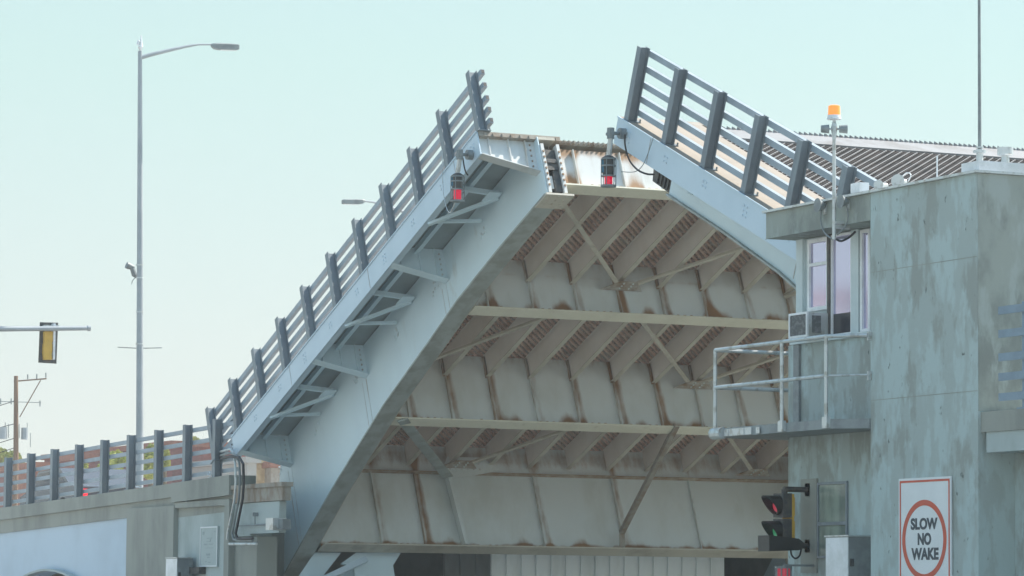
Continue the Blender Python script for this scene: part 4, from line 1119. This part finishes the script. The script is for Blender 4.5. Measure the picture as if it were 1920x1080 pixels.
# ------------------------------------------------------------------ town behind the left approach
def building(pxa, pxb, ytop, X, depth, m_, label, name='brick_building', win=True, cap=None):
    A, B = WX(pxa, ytop, X), WX(pxb, ytop, X)
    z = (A.z + B.z) / 2
    bd_ = thing(name, (X, (A.y + B.y) / 2, GZ), label, 'building')
    MB().box((X - depth, A.y, GZ), (X, B.y, z)).build('wall', M[m_], bd_)
    MB().box((X - depth - .2, A.y - .2, z + .002), (X + .25, B.y + .2, z + .35)).build('roof', M[cap or 'brick2'], bd_)
    if win:
        n = max(1, int((B.y - A.y) / 3.2))
        for i in range(n):
            for fl_ in range(3):
                y = A.y + (B.y - A.y) * (i + .5) / n; zz_ = z - 2.4 - fl_ * 3.2
                if zz_ > GZ + 1:
                    w_ = MB().box((X + .002, y - .55, zz_ - .8), (X + .05, y + .55, zz_ + .8)).build('window', M['stonewhite'], bd_)
                    MB().box((X + .051, y - .45, zz_ - .7), (X + .07, y + .45, zz_ + .7)).build('pane', M['darkglass'], w_)
    return bd_
building(323, 466, 839, -150, 25, 'brick', 'red brick building directly behind the left end of the far leaf', win=False)
building(464, 481, 868, -138, 10, 'stonewhite', 'narrow pale stone building beside the red one under the far leaf', 'stone_building', win=False, cap='stonewhite')
building(481, 508, 869, -142, 10, 'tanstone', 'narrow tan stone building showing under the hinge end of the far leaf', 'stone_building', win=False, cap='tanstone')
building(508, 580, 878, -141, 10, 'rustplate', 'brown building almost hidden behind the far leaf hinge', 'brown_building', win=False)
building(-40, 45, 885, -170, 20, 'brick2', 'low brown brick building beyond the utility pole at far left', win=False)
building(66, 320, 882, -160, 20, 'brick', 'long low red brick building behind the middle of the left railing', win=False)
building(161, 178, 861, -150, 6, 'brick', 'square red brick chimney block above the long low building', 'brick_tower', win=False)
building(69, 90, 878, -140, 6, 'brick2', 'small brown brick shed behind the left railing near the utility pole', 'brick_shed', win=False)

def tree(px, ytop, wpx, D, seed, label, hpx=None):
    rnd = random.Random(seed)
    P = at(px, ytop, D); u = D / FPX
    rad = wpx * u / 2; hgt = (hpx or wpx) * u
    root = thing('tree', (P.x, P.y, GZ), label, 'tree', 'sunlit trees behind the left approach')
    cz = P.z - hgt / 2
    mb = MB(); mb.tube([(P.x, P.y, GZ), (P.x + .2, P.y, (GZ + cz) / 2), (P.x, P.y, cz)], [.3, .22, .12], 8)
    for k in range(7):
        q = rnd.uniform(0, 6.28); e_ = (P.x + math.cos(q) * rad * .6, P.y + math.sin(q) * rad * .6, cz + rnd.uniform(-.1, .3) * hgt)
        mb.tube([(P.x, P.y, cz - rnd.uniform(.1, .4) * hgt), e_], [.1, .03], 5)
    mb.build('trunk', M['bark'], root)
    mb = MB()
    clumps = []
    for k in range(26):
        q = rnd.uniform(0, 6.28); v_ = rnd.uniform(-.9, .95); s_ = math.sqrt(1 - v_ * v_) * rnd.uniform(.35, 1)
        clumps.append((P.x + math.cos(q) * rad * s_ * .85, P.y + math.sin(q) * rad * s_ * .85, cz + v_ * hgt * .46, rnd.uniform(.14, .26) * rad * 2))
    for k in range(5200):
        c = clumps[rnd.randrange(26)]
        d_ = Vector((rnd.gauss(0, 1), rnd.gauss(0, 1), rnd.gauss(0, .8))); d_ = d_.normalized() * c[3] * rnd.uniform(.3, 1) ** .6
        o_ = Vector(c[:3]) + d_; sz = rnd.uniform(.08, .17)
        a_ = Vector((rnd.gauss(0,1), rnd.gauss(0,1), rnd.gauss(0,1))).normalized(); b_ = a_.orthogonal().normalized()
        i0 = len(mb.v)
        for f1, f2 in ((-1, 0), (0, -.6), (1, 0), (0, .6)): mb.vert(o_ + a_ * (sz * f1) + b_ * (sz * f2))
        mb.f.append([i0, i0+1, i0+2, i0+3])
    mb.build('crown', M['leaf'], root)
tree(213, 851, 56, 190, 3, 'broad yellow green tree behind the left railing, left of the tall lamp', 60)
tree(283, 836, 40, 196, 5, 'yellow green tree just right of the tall lamp pole', 60)
tree(309, 842, 18, 200, 8, 'small yellow green tree left of the red building roof', 40)
tree(372, 822, 44, 245, 12, 'tall yellow green tree rising above the red building roof', 70)
tree(155, 866, 20, 200, 15, 'small pale tree behind the left railing beside the chimney block', 40)
tree(12, 845, 60, 260, 17, 'sparse tree beyond the railing at the far left edge of the picture', 60)

# car on the left approach
def car(Xc, Yc, label, dark=False):
    z = ztop(Xc) - .25
    c = thing('parked_car', (Xc, Yc, z), label, 'car')
    L_, W_ = 4.5, 1.8
    x0, x1, y0, y1 = Xc - L_/2, Xc + L_/2, Yc - W_/2, Yc + W_/2
    prof = [(x0, .35), (x0 + .05, .75), (x0 + .9, .92), (x0 + 1.55, 1.38), (x0 + 3.3, 1.42), (x0 + 4.1, .98), (x1 - .02, .92), (x1, .4)]
    MB().prism([(a, y0, z + h_) for a, h_ in prof], (0, W_, 0)).build('body', M['carpaint'], c)
    mb = MB(); mb.prism([(x0 + 1.1, y0 - .004, z + .94), (x0 + 1.65, y0 - .004, z + 1.32), (x0 + 3.2, y0 - .004, z + 1.35), (x0 + 3.85, y0 - .004, z + .98)], (0, W_ + .008, 0)); mb.build('side_glass', M['darkglass'], c)
    for yy in (y0 + .02, y1 - .34): MB().box((x1 - .01, yy, z + .66), (x1 + .03, yy + .32, z + .86)).build('tail_lamp', M['redlens'], c)
    for xx in (x0 + .85, x1 - .9):
        for yy in (y0 - .02, y1 - .18):
            wh = MB().tube([(xx, yy, z + .33), (xx, yy + .2, z + .33)], .33, 18).build('wheel', M['tyre'], c)
tc_ = WY(150, 929, 2.3)
car(tc_.x - 2.1, 3.0, 'silver car with a red tail lamp driving away behind the left railing')

# skyline on the near shore that shows mirrored in the tower windows
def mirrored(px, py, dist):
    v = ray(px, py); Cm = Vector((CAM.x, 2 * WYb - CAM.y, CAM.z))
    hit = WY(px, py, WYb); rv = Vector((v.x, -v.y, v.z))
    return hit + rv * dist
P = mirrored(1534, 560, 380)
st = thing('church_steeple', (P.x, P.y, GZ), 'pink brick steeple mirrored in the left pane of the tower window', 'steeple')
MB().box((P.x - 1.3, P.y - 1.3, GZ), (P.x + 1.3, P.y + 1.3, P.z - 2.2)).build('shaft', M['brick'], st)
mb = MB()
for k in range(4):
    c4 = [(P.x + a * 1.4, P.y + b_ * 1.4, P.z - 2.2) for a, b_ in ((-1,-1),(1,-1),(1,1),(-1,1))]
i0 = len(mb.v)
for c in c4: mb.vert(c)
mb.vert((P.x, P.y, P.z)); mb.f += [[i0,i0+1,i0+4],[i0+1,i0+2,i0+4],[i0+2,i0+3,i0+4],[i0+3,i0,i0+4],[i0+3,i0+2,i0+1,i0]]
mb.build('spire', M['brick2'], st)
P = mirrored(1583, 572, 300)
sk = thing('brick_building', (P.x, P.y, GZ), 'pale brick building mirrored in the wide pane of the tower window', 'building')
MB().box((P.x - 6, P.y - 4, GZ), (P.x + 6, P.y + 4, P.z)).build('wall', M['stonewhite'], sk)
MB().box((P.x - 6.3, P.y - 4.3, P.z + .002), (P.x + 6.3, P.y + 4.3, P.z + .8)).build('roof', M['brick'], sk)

# ------------------------------------------------------------------ thin haze
hz = MB().box((-1010, -710, GZ - 3), (510, 910, 45))
hm = bpy.data.materials.new('haze_air'); hm.use_nodes = True
t = hm.node_tree; t.nodes.remove(t.nodes['Principled BSDF'])
pv = t.nodes.new('ShaderNodeVolumePrincipled'); pv.inputs['Density'].default_value = .0006; pv.inputs['Color'].default_value = (.93,.97,1,1)
t.links.new(pv.outputs[0], t.nodes['Material Output'].inputs['Volume'])
ho = hz.build('haze', hm); tag(ho, kind='stuff')
